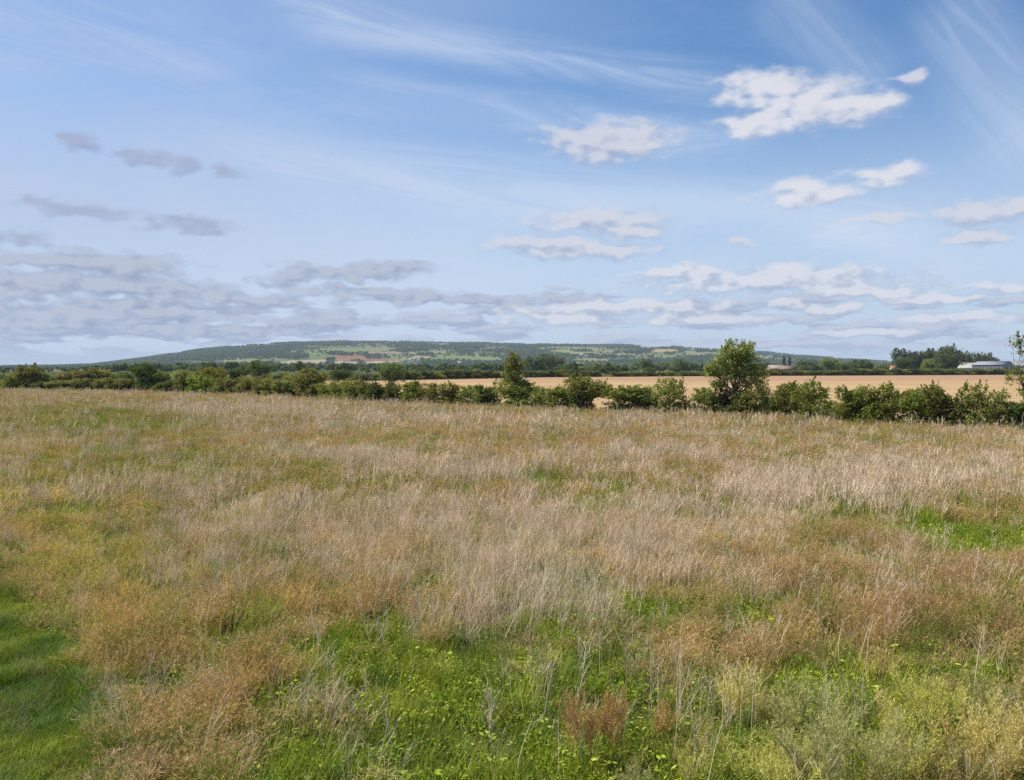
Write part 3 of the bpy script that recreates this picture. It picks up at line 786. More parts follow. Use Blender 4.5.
# survey of the meadow: (column, row, half width, half height, strength)
def blobs(px, py, items):
    out = np.zeros(len(px))
    for (cx, cy_, rx, ry, a) in items:
        out += a * np.exp(-(((px - cx) / rx) ** 2 + ((py - cy_) / ry) ** 2))
    return out
GREEN = [(1000, 560, 60, 20, .4), (420, 800, 220, 60, .5), (700, 830, 120, 50, .6), (900, 800, 160, 70, .55), (560, 720, 120, 50, .45), (380, 700, 70, 40, .6), (975, 525, 70, 22, .95), (1010, 545, 50, 14, .5), (420, 668, 110, 34, 1.25), (330, 632, 50, 12, .7), (480, 650, 60, 24, .7), (610, 700, 70, 36, .5), (690, 757, 70, 20, 1.0), (655, 600, 60, 24, .6), (400, 745, 90, 26, .8), (520, 765, 120, 20, .7),
         (590, 650, 60, 30, .7), (660, 520, 24, 6, .8), (740, 610, 40, 20, .85), (820, 670, 60, 22, .7), (790, 590, 50, 12, .6), (880, 645, 60, 18, .6), (600, 596, 60, 16, .5), (960, 670, 50, 20, .6), (700, 640, 40, 18, .6), (520, 545, 50, 8, .4), (860, 530, 60, 10, .4), (940, 720, 80, 40, .5), (860, 552, 24, 10, .6), (170, 660, 40, 20, .35), (430, 575, 26, 10, .6), (190, 600, 24, 16, .4), (1000, 700, 40, 30, .45), (230, 560, 50, 10, .3), (720, 555, 30, 8, .4),
         (60, 640, 40, 20, .2), (490, 715, 60, 20, .8), (310, 760, 50, 16, .5), (260, 700, 20, 14, .3), (560, 578, 30, 8, .4)]
OLIVE = [(90, 425, 150, 22, 1.0), (250, 470, 150, 20, .8), (60, 480, 100, 22, .7), (180, 520, 120, 20, .5), (520, 480, 120, 8, .5), (330, 500, 90, 16, .5), (900, 440, 200, 8, .5), (640, 505, 120, 10, .4), (330, 560, 120, 16, .4), (120, 560, 80, 30, .5)]
PALE = [(230, 510, 90, 26, .3), (420, 565, 80, 30, .35), (240, 411, 90, 4, 1.0), (330, 428, 60, 4, .6), (330, 456, 60, 5, 1.0), (390, 466, 60, 6, 1.2), (470, 476, 60, 6, 1.1), (780, 492, 110, 22, 1.0), (900, 482, 110, 16, .6), (960, 470, 80, 10, .7), (560, 545, 150, 40, .6), (300, 530, 90, 36, .6), (330, 580, 60, 20, .5),
        (535, 590, 70, 34, 1.2), (500, 615, 60, 14, .8), (720, 525, 70, 20, .8), (700, 580, 60, 20, .6), (200, 590, 50, 26, .5), (160, 540, 60, 20, .4), (870, 560, 60, 20, .7), (640, 460, 100, 8, .5), (420, 420, 120, 4, .5), (560, 425, 160, 5, .4), (980, 640, 30, 14, .4), (470, 520, 60, 14, .5)]
RUST = [(300, 770, 60, 20, .8), (590, 765, 50, 14, .8), (430, 550, 80, 20, .8), (70, 470, 90, 12, .5), (290, 700, 90, 40, .9), (130, 730, 50, 36, .9), (760, 650, 80, 30, .7), (880, 600, 90, 24, .8), (960, 600, 60, 30, .6), (620, 745, 40, 30, .9), (330, 660, 40, 14, .5), (200, 640, 60, 30, .6), (430, 437, 80, 5, .8), (370, 445, 40, 4, .6), (240, 480, 60, 10, .5), (560, 520, 80, 10, .4), (930, 430, 120, 5, .5), (700, 440, 150, 5, .5), (50, 600, 20, 30, .5), (700, 700, 40, 30, .5), (990, 620, 40, 20, .6)]
YELLOW = [(40, 515, 50, 20, .9), (110, 560, 50, 30, .7), (60, 545, 40, 14, .7), (820, 740, 60, 26, .8), (880, 690, 60, 24, .7), (940, 750, 80, 26, .8), (730, 690, 60, 26, .6), (760, 765, 60, 20, .6), (1000, 720, 40, 30, .6), (140, 600, 40, 20, .4)]
PATH_EDGE = [(-120, 500), (-40, 530), (2, 556), (28, 588), (58, 628), (84, 666), (102, 702), (112, 744), (118, 790), (122, 860), (124, 1000), (126, 1400)]
_pe = np.array(PATH_EDGE, float); _pe[:, 0] -= 3
def on_path(px, py):
    e = np.interp(py, _pe[:, 1], _pe[:, 0])
    return np.where(py < 500, -1e3, e - px)      # how far (columns) inside the mown strip

def meadow_points(rng, dens, y0, y1, back=0.5):
    n = int(dens * (1.72 * (y1 ** 2 - y0 ** 2) / 2) * .97)
    Y = np.sqrt(rng.random(n) * (y1 ** 2 - y0 ** 2) + y0 ** 2)
    U = rng.uniform(-.86, .86, n)
    px = 512 + U * F
    ok = (Y < hedge_y(px) - back)
    return np.stack([U[ok] * Y[ok], Y[ok], np.zeros(ok.sum())], 1)

def survey(P):
    q = P.copy(); q[:, 2] = .25
    px, py = seen_from_lookout(q)
    n1 = fbm(P[:, 0] / 3.2, P[:, 1] / 3.2, 41, 4) - .5; n2 = fbm(P[:, 0] / 3.2 + 50, P[:, 1] / 3.2, 43, 4) - .5
    n3 = fbm(P[:, 0] / 9.0, P[:, 1] / 9.0, 45, 3) - .5; n4 = fbm(P[:, 0] / 1.1, P[:, 1] / 1.1, 47, 3) - .5
    wx = px + n1 * 500 / np.maximum(P[:, 1], 8) * 3; wy = py + n2 * 60 * 10 / np.maximum(P[:, 1], 10)
    far = smooth(20, 60, P[:, 1])
    w = dict(green=blobs(wx, wy, GREEN), olive=blobs(wx, wy, OLIVE), pale=blobs(wx, wy, PALE), rust=blobs(wx, wy, RUST), yellow=blobs(wx, wy, YELLOW))
    w['green'] = np.maximum(w['green'] * 1.05 + n1 * .9 + n4 * .9 - far * .15, 0)
    w['pale'] = np.maximum(w['pale'] * 1.15 + n2 * 1.3 + n4 * .8 + .0, 0)
    w['rust'] = np.maximum(w['rust'] + n3 * .9 + n1 * .5 + .12, 0)
    w['olive'] = np.maximum(w['olive'] + n2 * .5 - n3 * .5, 0)
    w['yellow'] = np.maximum(w['yellow'] + n4 * .5, 0)
    return px, py, w

def lerp_col(a, b, t): return np.asarray(a) * (1 - t)[:, None] + np.asarray(b) * t[:, None]

TAN, RUSTC, STRAW, PALEC, MAUVE = (.53, .35, .165), (.49, .31, .155), (.60, .45, .275), (.84, .66, .49), (.66, .51, .37)
GREENC, YGREEN, DGREEN, OLIVEC, YELC = (.215, .29, .018), (.33, .37, .03), (.10, .17, .016), (.29, .26, .065), (.56, .47, .11)

def build_meadow():
    rng = np.random.default_rng(5)
    # --- dry grass
    near = [tuft_fine(rng, M_BLADE, 64, .24, (.34, .64), .0042, 8) for _ in range(4)]
    mid = [tuft_fine(rng, M_BLADE, 60, .42, (.38, .66), .009, 6) for _ in range(3)]
    far = [tuft_fine(rng, M_BLADE, 64, .9, (.4, .68), .02, 4) for _ in range(3)]
    parts = []
    for (dens, y0, y1, k0, kn) in ((14.5, 6.5, 22, 0, 4), (4.4, 22, 52, 4, 3), (1.25, 52, 175, 7, 3)):
        P = meadow_points(rng, dens, y0, y1)
        parts.append((P, rng.integers(k0, k0 + kn, len(P))))
    P = np.concatenate([p for p, _ in parts]); pid = np.concatenate([k for _, k in parts]); n = len(P)
    px, py, w = survey(P)
    inside = on_path(px, py)
    keepp = np.clip(1.0 - 1.15 * np.clip(w['green'], 0, 1.05) - .4 * np.clip(w['pale'] - .3, 0, 1), .03, 1) * np.clip(.35 + 1.5 * smooth(.3, .6, fbm(P[:, 0] / .8, P[:, 1] / .8, 99, 3)), 0, 1)
    ok = (rng.random(n) < keepp) & (inside < rng.normal(0, 6, n) + 34 * (fbm(P[:, 0] / .5, P[:, 1] / .5, 71, 3) - .5))
    P, pid, px, py = P[ok], pid[ok], px[ok], py[ok]; w = {k: v[ok] for k, v in w.items()}; n = len(P)
    j = lambda s: rng.normal(0, s, n)
    col = lerp_col(TAN, RUSTC, np.clip(w['rust'] * .9 + j(.2), 0, 1))
    col = lerp_col(col, STRAW, np.clip(w['pale'] * .7 + j(.15), 0, 1))
    col = lerp_col(col, OLIVEC, np.clip(w['olive'] * .65 + w['green'] * .35 + j(.2), 0, .9))
    col = lerp_col(col, YELC, np.clip(w['yellow'] * .6 + j(.15), 0, .8))
    g = rng.random(n) < .15 + .25 * np.clip(w['olive'], 0, 1)
    col[g] = np.asarray((.22, .26, .045)) * rng.uniform(.7, 1.3, (g.sum(), 1))
    col *= rng.uniform(.8, 1.18, (n, 1)) * (1 + (fbm(P[:, 0] / 2, P[:, 1] / 2, 91, 3)[:, None] - .5) * .25)
    hs = rng.uniform(.6, 1.12, n) * (1 - .5 * np.clip(w['green'], 0, 1)) * (.45 + .95 * fbm(P[:, 0] / 2.2, P[:, 1] / 2.2, 92, 4)) * (1 - .18 * np.clip(w['pale'], 0, 1))
    S = np.stack([rng.uniform(.85, 1.2, n), rng.uniform(.85, 1.2, n), hs], 1)
    rot = np.stack([rng.normal(0, .1, n), rng.normal(.06, .1, n), rng.uniform(0, 6.28, n)], 1)
    gn_scatter('meadow_grass', P, rot, S, pid, col, near + mid + far)

    # --- pale dead stems
    near = [tuft_stalks(rng, M_STALK, 12, .26, (.5, .95), .0048, 6) for _ in range(2)] + [tuft_stalks(rng, M_STALK, 4, .34, (.55, 1.0), .0048, 8) for _ in range(2)]
    mid = [tuft_stalks(rng, M_STALK, 16, .4, (.55, .95), .0105, 5) for _ in range(1)] + [tuft_stalks(rng, M_STALK, 6, .5, (.6, 1.05), .0105, 7) for _ in range(2)]
    far = [tuft_stalks(rng, M_STALK, 18, .9, (.55, .95), .02, 4) for _ in range(1)] + [tuft_stalks(rng, M_STALK, 8, .9, (.6, 1.1), .02, 5) for _ in range(2)]
    parts = []
    for (dens, y0, y1, k0, kn) in ((10, 6.5, 22, 0, 4), (5.0, 22, 52, 4, 3), (1.8, 52, 172, 7, 3)):
        P = meadow_points(rng, dens, y0, y1)
        parts.append((P, rng.integers(k0, k0 + kn, len(P))))
    P = np.concatenate([p for p, _ in parts]); pid = np.concatenate([k for _, k in parts]); n = len(P)
    px, py, w = survey(P)
    solo = ((pid == 2) | (pid == 3) | (pid == 5) | (pid == 6) | (pid > 7))
    pr = np.where(solo, np.clip(.20 + w['pale'] * .75 - w['olive'] * .1 - w['green'] * .2, .08, 1), np.clip(w['pale'] * .95 - w['green'] * .2 - w['rust'] * .15, .01, 1))
    ok = (rng.random(n) < pr) & (on_path(px, py) < -8)
    P, pid = P[ok], pid[ok]; w = {k: v[ok] for k, v in w.items()}; n = len(P)
    col = lerp_col(PALEC, MAUVE, np.clip(.45 + rng.normal(0, .3, n), 0, 1)) * rng.uniform(.7, 1.15, (n, 1))
    hs = rng.uniform(.72, 1.1, n) * (.78 + .45 * fbm(P[:, 0] / 4, P[:, 1] / 4, 95, 3))
    S = np.stack([rng.uniform(.8, 1.2, n), rng.uniform(.8, 1.2, n), hs], 1)
    rot = np.stack([rng.normal(0, .12, n), rng.normal(.04, .12, n), rng.uniform(0, 6.28, n)], 1)
    gn_scatter('dead_stalks', P, rot, S, pid, col, near + mid + far)

    # --- green growth underneath and in the open patches
    near = [tuft_leafy(rng, M_BLADE, 70, .26, (.1, .26), .05) for _ in range(3)] + [tuft_blades(rng, M_BLADE, 60, .2, (.16, .36), .0065) for _ in range(3)]
    mid = [tuft_blades(rng, M_BLADE, 60, .4, (.25, .52), .013, (.1, .6)) for _ in range(3)]
    far = [tuft_blades(rng, M_BLADE, 60, .9, (.35, .6), .026, (.1, .5)) for _ in range(2)]
    parts = []
    for (dens, y0, y1, k0, kn) in ((30, 6.5, 22, 0, 6), (4.8, 22, 52, 6, 3), (1.0, 52, 172, 9, 2)):
        P = meadow_points(rng, dens, y0, y1)
        parts.append((P, rng.integers(k0, k0 + kn, len(P))))
    P = np.concatenate([p for p, _ in parts]); pid = np.concatenate([k for _, k in parts]); n = len(P)
    px, py, w = survey(P)
    pr = np.clip(.26 - .09 * smooth(18, 40, P[:, 1]) + w['green'] * 1.1 + w['olive'] * .35 + w['yellow'] * .15, .05, 1)
    ok = (rng.random(n) < pr) & (on_path(px, py) < 0)
    P, pid = P[ok], pid[ok]; w = {k: v[ok] for k, v in w.items()}; n = len(P)
    hue = np.clip(.5 + (fbm(P[:, 0] / 1.3, P[:, 1] / 1.3, 97, 3) - .5) * 2.4 + rng.normal(0, .25, n), 0, 1)
    col = lerp_col(GREENC, YGREEN, hue) * rng.uniform(.75, 1.2, (n, 1))
    dk = rng.random(n) < .22; col[dk] = np.asarray(DGREEN) * rng.uniform(.8, 1.4, (dk.sum(), 1))
    hs = rng.uniform(.6, 1.15, n) * (.7 + .6 * fbm(P[:, 0] / 1.6, P[:, 1] / 1.6, 98, 3))
    S = np.stack([rng.uniform(.8, 1.2, n), rng.uniform(.8, 1.2, n), hs], 1)
    rot = np.stack([rng.normal(0, .12, n), rng.normal(0, .12, n), rng.uniform(0, 6.28, n)], 1)
    gn_scatter('green_undergrowth', P, rot, S, pid, col, near + mid + far)

    # --- the mown strip
    short = [tuft_blades(rng, M_BLADE, 90, .17, (.05, .13), .005, (.3, 1.0), 'short_grass') for _ in range(4)] + [tuft_blades(rng, M_BLADE, 70, .16, (.12, .24), .005, (.6, 1.2), 'short_grass') for _ in range(2)]
    n = 60000
    P = np.stack([rng.uniform(-14, -3.2, n), rng.uniform(6.0, 26, n), np.zeros(n)], 1)
    px, py = seen_from_lookout(P)
    ins = on_path(px, py)
    ok = (ins > -18 + rng.normal(0, 3, n)) & (px > -420)
    P, ins, px, py = P[ok], ins[ok], px[ok], py[ok]; n = len(P)
    pid = rng.integers(0, 4, n)
    rim = (rng.random(n) < .75 * np.exp(-(np.abs(ins - 8) / 16) ** 2)) | (rng.random(n) < .03 + .3 * smooth(.55, .7, fbm(P[:, 0] / .7, P[:, 1] / .7, 66, 3)))
    pid[rim] = rng.integers(4, 6, rim.sum())
    nn = fbm(P[:, 0] / .9, P[:, 1] / .9, 61, 4)
    col = lerp_col((.095, .185, .013), (.30, .355, .034), np.clip(.45 + (nn - .5) * 3.6 + rng.normal(0, .25, n), 0, 1)) * rng.uniform(.75, 1.2, (n, 1))
    br = rng.random(n) < .1 + .25 * smooth(.55, .7, fbm(P[:, 0] / .6, P[:, 1] / .6, 63, 3)); col[br] = np.asarray((.24, .2, .09)) * rng.uniform(.7, 1.2, (br.sum(), 1))
    hs = rng.uniform(.6, 1.3, n) * (.25 + 2.0 * fbm(P[:, 0] / .45, P[:, 1] / .45, 64, 3) ** 1.5)
    rot = np.stack([rng.normal(0, .15, n), rng.normal(.0, .15, n), rng.uniform(0, 6.28, n)], 1)
    gn_scatter('mown_grass', P, rot, np.stack([np.ones(n), np.ones(n), hs], 1), pid, col, short)
build_meadow()

# ------------------------------------------------------------------ hedges and trees
ORD = ['first', 'second', 'third', 'fourth', 'fifth', 'sixth', 'seventh', 'eighth', 'ninth', 'tenth', 'eleventh', 'twelfth', 'thirteenth', 'fourteenth', 'fifteenth', 'sixteenth']

def put_mat(o, mat):
    o.material_slots[0].link = 'OBJECT'; o.material_slots[0].material = mat

def plant_thing(name, label, cat, loc, parts, rotz=0.0, scale=(1, 1, 1), group=None):
    """An Empty at the foot with its parts: [(part name, mesh, material)]."""
    e = link(name, None, None, loc); e.rotation_euler = (0, 0, rotz); e.scale = scale
    e.empty_display_size = .3
    tag(e, label, cat, group)
    for (pn, me, mt) in parts:
        o = link(pn, me, e)
        if mt is not None: put_mat(o, mt)
    return e

# --- shared hedge bush shapes, 1 m tall and about 1 m wide, scaled where they stand
def bush_shape(seed, loose=0.0, stem_gap=False):
    rng = np.random.default_rng(seed)
    lob = []
    n = 7 if not stem_gap else 9
    for i in range(n):
        a = 2 * math.pi * i / n + rng.normal(0, .3)
        r = rng.uniform(.12, .30)
        z = rng.uniform(.25, .72) if not stem_gap else rng.uniform(.5, .82)
        q = rng.uniform(.17, .27)
        lob.append((r * math.cos(a), r * math.sin(a), z, q * 1.1, q * 1.1, q))
    if not stem_gap: lob += [(rng.normal(0, .18), rng.normal(0, .15), .22, .32, .3, .2), (rng.normal(0, .1), rng.normal(0, .1), .78, .2, .2, .18), (.2, 0, .14, .26, .26, .15), (-.2, 0, .14, .26, .26, .15), (0, .2, .16, .28, .22, .16), (0, -.2, .16, .28, .22, .16)]
    fol = foliage_mesh(rng, 'hedge_leaves', M_HAW, lob, int(620 * (1 - .42 * loose)), 22 * (1 - .2 * loose), .055, .04, .03, shoots=int(14 + 14 * loose), shoot_len=.12, up=.8, shell=.35)
    g = Geo()
    for i in range(7):
        l = lob[rng.integers(len(lob))]
        a = np.array([rng.normal(0, .07), rng.normal(0, .07), 0])
        p = limb(rng, g, a, l[:3], .018, .007, .1, 5, 5)
        for _ in range(3):
            b = p[3] + (np.array(l[:3]) - p[3]) * rng.random()
            limb(rng, g, b, b + rng.normal(0, 1, 3) * np.array([.13, .13, .05]) + np.array([0, 0, .15]), .007, .002, .1, 3, 4)
    return fol, g.mesh('hedge_stems', M_BARK, True)
BUSH = [bush_shape(100 + i) for i in range(5)]
LOOSE = [bush_shape(200 + i, 1.0) for i in range(3)]
OPEN = [bush_shape(300, .8, True)]
MATS = dict(h=M_HAW, d=M_HAWD, b=M_BRIGHT, o=M_OLIVE, a=M_ASH, k=M_OAK, l=M_LIME, w=M_WILLOW, p=M_POP)
_brng = np.random.default_rng(9)

def hedge_bush(px, wpx, top, label, mat='h', shape='B', Y=None, widen=1.5, name='hedge_bush', cat='bush', group='bushes of the near hedge', foot=0.0):
    Y = hedge_y(px) + .9 if Y is None else Y
    x = (px - 512) / F * Y
    h = height_at(px, top, Y) + foot
    w = wpx / F * Y * widen
    pool = dict(B=BUSH, L=LOOSE, O=OPEN)[shape]
    fol, stm = pool[_brng.integers(len(pool))]
    rz = _brng.uniform(0, 6.28)
    return plant_thing(name, label, cat, (x, Y, -foot), [('foliage', fol, MATS[mat]), ('stems', stm, None)], rz, (w, w, h / .98), group)

NEAR = [ # column, width, top row, colour, shape, label
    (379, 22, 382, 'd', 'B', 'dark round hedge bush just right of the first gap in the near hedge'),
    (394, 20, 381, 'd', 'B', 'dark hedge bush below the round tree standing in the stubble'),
    (412, 22, 379.5, 'b', 'B', 'bright green top-heavy bush in the near hedge, right of the round stubble tree'),
    (432, 24, 381, 'h', 'L', 'loose pale-topped hedge bush, next right of the bright green top-heavy one'),
    (451, 22, 382, 'h', 'B', 'third hedge bush left of the slim young tree'),
    (469, 21, 383.5, 'h', 'L', 'second hedge bush left of the slim young tree'),
    (488, 24, 384, 'd', 'B', 'dark hedge bush directly left of the slim young tree'),
    (519, 34, 378.5, 'h', 'B', 'full round bush at the foot of the slim young tree'),
    (541, 18, 385, 'h', 'L', 'low thin bush just right of the slim young tree'),
    (560, 26, 385.5, 'h', 'B', 'low spreading bush left of the open vase-shaped bush'),
    (588, 34, 376.5, 'o', 'O', 'open vase-shaped bush with see-through top, left of the gap in the hedge'),
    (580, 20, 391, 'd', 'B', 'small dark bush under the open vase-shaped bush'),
    (629, 36, 383, 'h', 'B', 'broad dense bush right of the gap in the hedge'),
    (651, 18, 390, 'd', 'B', 'low dark bush between the broad dense bush and the pointed bush'),
    (669, 28, 374.5, 'o', 'L', 'pointed airy bush rising above the stubble, left of the tall tree'),
    (703, 22, 385, 'h', 'L', 'thin ragged bush at the left foot of the tall tree'),
    (722, 24, 386, 'd', 'B', 'dark low bush right under the trunk of the tall tree'),
    (756, 30, 381, 'h', 'L', 'straggly bush at the right foot of the tall tree'),
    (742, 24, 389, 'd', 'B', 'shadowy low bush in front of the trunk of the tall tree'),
    (789, 26, 380.5, 'h', 'B', 'left half of the wide double bush right of the tall tree'),
    (812, 30, 379, 'h', 'B', 'right half of the wide double bush right of the tall tree'),
    (851, 30, 385, 'b', 'B', 'fresh green bush just right of the narrow gap with stubble showing'),
    (872, 34, 381.5, 'b', 'B', 'taller fresh green bush, next right after the narrow gap bush'),
    (897, 26, 388, 'h', 'L', 'low loose bush between two taller bushes, left of the clump below the wood'),
    (918, 30, 386, 'b', 'B', 'bright bushy clump in the near hedge below the wood'),
    (940, 28, 384, 'h', 'B', 'bush below the right-hand end of the wood, near the pale barn roof'),
    (960, 20, 393, 'd', 'L', 'low dark bush under the pale barn roof'),
    (980, 32, 382, 'h', 'L', 'tall loose bush with ragged top below the long shed'),
    (1001, 24, 389, 'o', 'L', 'thin twiggy bush directly left of the leaning sapling'),
    (1020, 26, 399, 'd', 'B', 'dark low bush at the foot of the leaning sapling'),
    (773, 20, 396, 'd', 'B', 'low bush linking the straggly bush to the wide double bush'),
    (832, 16, 398, 'h', 'L', 'low thin bush in the narrow gap right of the wide double bush'),
    (687, 14, 399, 'o', 'L', 'low twiggy bush in the gap left of the tall tree'),
    (1046, 30, 392, 'd', 'B', 'dark hedge bush just beyond the leaning sapling'),
    (1080, 32, 390, 'h', 'B', 'round hedge bush, second beyond the leaning sapling'),
    (1122, 36, 391, 'h', 'L', 'loose hedge bush, third beyond the leaning sapling'),
    (1168, 40, 394, 'd', 'B', 'round dark hedge bush at the near end of the hedge'),
]
for (px, w, top, mt, shp, lab) in NEAR:
    hedge_bush(px, w, top, lab, mt, shp, foot=.05)

# low skirts of the near hedge: the bottom growth is part of each bush; further left the hedge runs on unbroken
def run_of_bushes(cols, tops, label, mats, Yf=None, widths=None, group='bushes of the near hedge', widen=1.7, name='hedge_bush'):
    for i, (px, top) in enumerate(zip(cols, tops)):
        w = (widths[i] if widths else 17)
        hedge_bush(px, w, top, label(i), mats[i % len(mats)], 'B' if _brng.random() < .75 else 'L', None if Yf is None else Yf(px), widen, name, 'bush', group)

run_of_bushes([-26, -8, 8], [378, 379, 379], lambda i: ['hedge bush at the far left end of the hedge, outermost of all', 'low hedge bush, second left of the broad bushy tree', 'pale low hedge bush directly left of the broad bushy tree'][i], ['h', 'h', 'b'])
c1 = [44, 56, 68, 80, 92, 104, 116, 127]
run_of_bushes(c1, [381, 380, 378.5, 377.5, 377.5, 378, 377, 378], lambda i: 'brownish green hedge bush, %s to the right of the broad bushy tree' % ORD[i], ['d', 'o', 'h', 'o', 'd', 'o', 'h', 'o'])
c2 = [170, 183, 196, 208, 221, 234, 247, 260, 272, 284, 295]
run_of_bushes(c2, [379, 375, 374.5, 376, 377, 377, 376.5, 375.5, 378, 379, 381], lambda i: '%s hedge bush, %s to the right of the dark oak' % (['dark', 'olive', 'fresh green', 'bright green', 'olive', 'brownish', 'brownish', 'olive', 'brownish', 'olive', 'dark'][i], ORD[i]), ['d', 'o', 'b', 'b', 'o', 'o', 'o', 'o', 'o', 'o', 'd'])
run_of_bushes([318, 329, 341, 353, 365], [382, 382, 380, 378.5, 380], lambda i: 'olive hedge bush, %s to the right of the round olive tree' % ORD[i], ['o', 'h', 'h', 'o', 'o'], widths=[16, 16, 17, 17, 14])
hedge_bush(158, 10, 384.5, 'small pale green bush in front of the dark oak', 'b', 'B', hedge_y(158) - .5)

# --- single trees with a shape of their own; lobes are (column, row, half width, half height)
def lobe_tree(name, label, px, Y, lobes, mat, n_clump, per, clump_r, leaf, trunk_r, seed, cat='tree', base_px=None, up=.7, shell=.45, shoots=0, group=None, depth=1.0, fork=.3, wob=.06, zmin=.3):
    rng = np.random.default_rng(seed)
    s = Y / F; x0 = ((base_px or px) - 512) * s
    L = []
    for (cx, cy_, rx, ry) in lobes:
        L.append(((cx - 512) * s - x0, rng.normal(0, .35) * rx * s * depth, height_at(cx, cy_, Y), rx * s, rx * s * .9 * depth, ry * s))
    for (cx, cy_, rx, ry) in lobes[::2]:       # the far side of the crown
        L.append(((cx - 512) * s - x0 + rng.normal(0, .3) * rx * s, rng.choice([-1, 1]) * rx * s * depth, height_at(cx, cy_ + ry * .3, Y), rx * s * .8, rx * s * .8, ry * s * .8))
    fol = foliage_mesh(rng, name + '_leaves', mat, L, n_clump, per, clump_r, leaf, zmin, shoots, 2.2 * clump_r, up, shell)
    g = Geo()
    top = max(l[2] for l in L)
    fk = np.array([0, 0, top * fork])
    limb(rng, g, (0, 0, -.1), fk, trunk_r * 1.25, trunk_r * .85, wob, 5, 8)
    for l in L[:len(lobes)]:
        e = np.array(l[:3]) + np.array([0, 0, l[5] * .5])
        p = limb(rng, g, fk + np.array([0, 0, rng.uniform(-.3, .1) * top * .15]), e, trunk_r * .5, trunk_r * .08, .1, 6, 6)
        for _ in range(4):
            q = p[rng.integers(2, 6)]
            limb(rng, g, q, q + (np.array(l[:3]) - q) * .3 + rng.normal(0, 1, 3) * np.array([l[3], l[4], l[5]]) * .7, trunk_r * .16, trunk_r * .04, .1, 4, 5)
    return plant_thing(name, label, cat, (x0, Y, 0), [('crown', fol, None), ('trunk', g.mesh(name + '_trunk', M_BARK, True), None)], group=group)

Yt = hedge_y(735) + .6
lobe_tree('hedgerow_tree', 'tall broad-crowned tree with gaps in its crown rising from the near hedge', 735, Yt,
          [(735, 350, 11, 6.5), (726, 355, 10, 7), (746, 353, 10, 7), (717, 364, 9, 6.5), (734, 363, 13, 8), (751, 363, 11, 7.5), (712, 372, 8, 5), (728, 374, 11, 6), (745, 373, 12, 6.5), (759, 371, 9, 5.5), (721, 383, 8, 4.5), (742, 384, 9, 4.5), (756, 381, 8, 4.5), (732, 344, 5, 3), (750, 346, 4, 3), (708, 366, 4, 3), (764, 375, 5, 3)],
          M_ASH, 400, 30, .25, .14, .13, 31, up=.6, shoots=40, shell=.55)
lobe_tree('slim_tree', 'slim young tree standing above the near hedge', 514, hedge_y(514) + 1.2,
          [(514, 358, 5, 4.5), (519, 363, 6, 5), (509, 366, 6, 5), (515, 370, 7, 5.5), (507, 374, 6, 5), (521, 372, 5, 4), (516, 379, 7, 4.5), (506, 381, 5, 4)], M_ASH, 125, 25, .25, .15, .08, 32, shoots=26, shell=.5)
lobe_tree('leaning_sapling', 'thin leaning sapling with sparse leaves and bare twigs at the hedge\'s near end', 1016, hedge_y(1018) - .6,
          [(1020, 342, 5, 5), (1011, 346, 4, 3), (1023, 352, 4, 3.5), (1016, 369, 7, 4), (1022, 378, 8, 6), (1012, 379, 7, 6), (1024, 391, 7, 6), (1018, 336, 3, 3)], M_BRIGHT, 105, 13, .17, .1, .05, 33, base_px=1024, shell=.2, shoots=14, fork=.5, wob=.09)
lobe_tree('broad_tree', 'broad bushy tree with knobbly top at the far left of the hedge', 27, hedge_y(27) + 1.2,
          [(26, 373, 10, 4.5), (17, 378, 9, 6), (36, 377, 9, 6), (27, 382, 15, 5.5), (22, 368.5, 3.5, 2), (34, 369, 4, 2), (12, 383, 6, 4), (42, 383, 6, 4.5)], M_HAW, 330, 22, .42, .26, .16, 34, shoots=20, fork=.2)
lobe_tree('dark_oak', 'dark lopsided oak rising from the left part of the hedge', 147, hedge_y(147) + 1.5,
          [(137, 369, 7, 3.5), (144, 367, 7, 3.5), (152, 375, 9, 6), (140, 374, 6, 3.5), (150, 384, 10, 5), (145, 379, 8, 6), (158, 378, 6, 5)], M_OAK, 330, 24, .38, .24, .16, 35, fork=.25)
lobe_tree('round_olive_tree', 'round olive green tree standing over the left hedge', 308, hedge_y(308) + 1.0,
          [(308, 377, 13, 8), (303, 384, 10, 7), (315, 380, 9, 7), (307, 371.5, 9, 3.5), (320, 377, 7, 5), (299, 380, 6, 5), (310, 388, 11, 5)], M_OLIVE, 300, 24, .33, .2, .14, 36, fork=.25)
lobe_tree('stubble_tree', 'round grey-green tree standing in the stubble just behind the near hedge', 392, 205,
          [(392, 366, 9, 3.6), (385, 370, 6, 5), (399, 370, 6, 5), (392, 374, 11, 5), (386, 378, 7, 3), (398, 378, 7, 3)], M_POP, 260, 22, .5, .32, .2, 37, fork=.25)

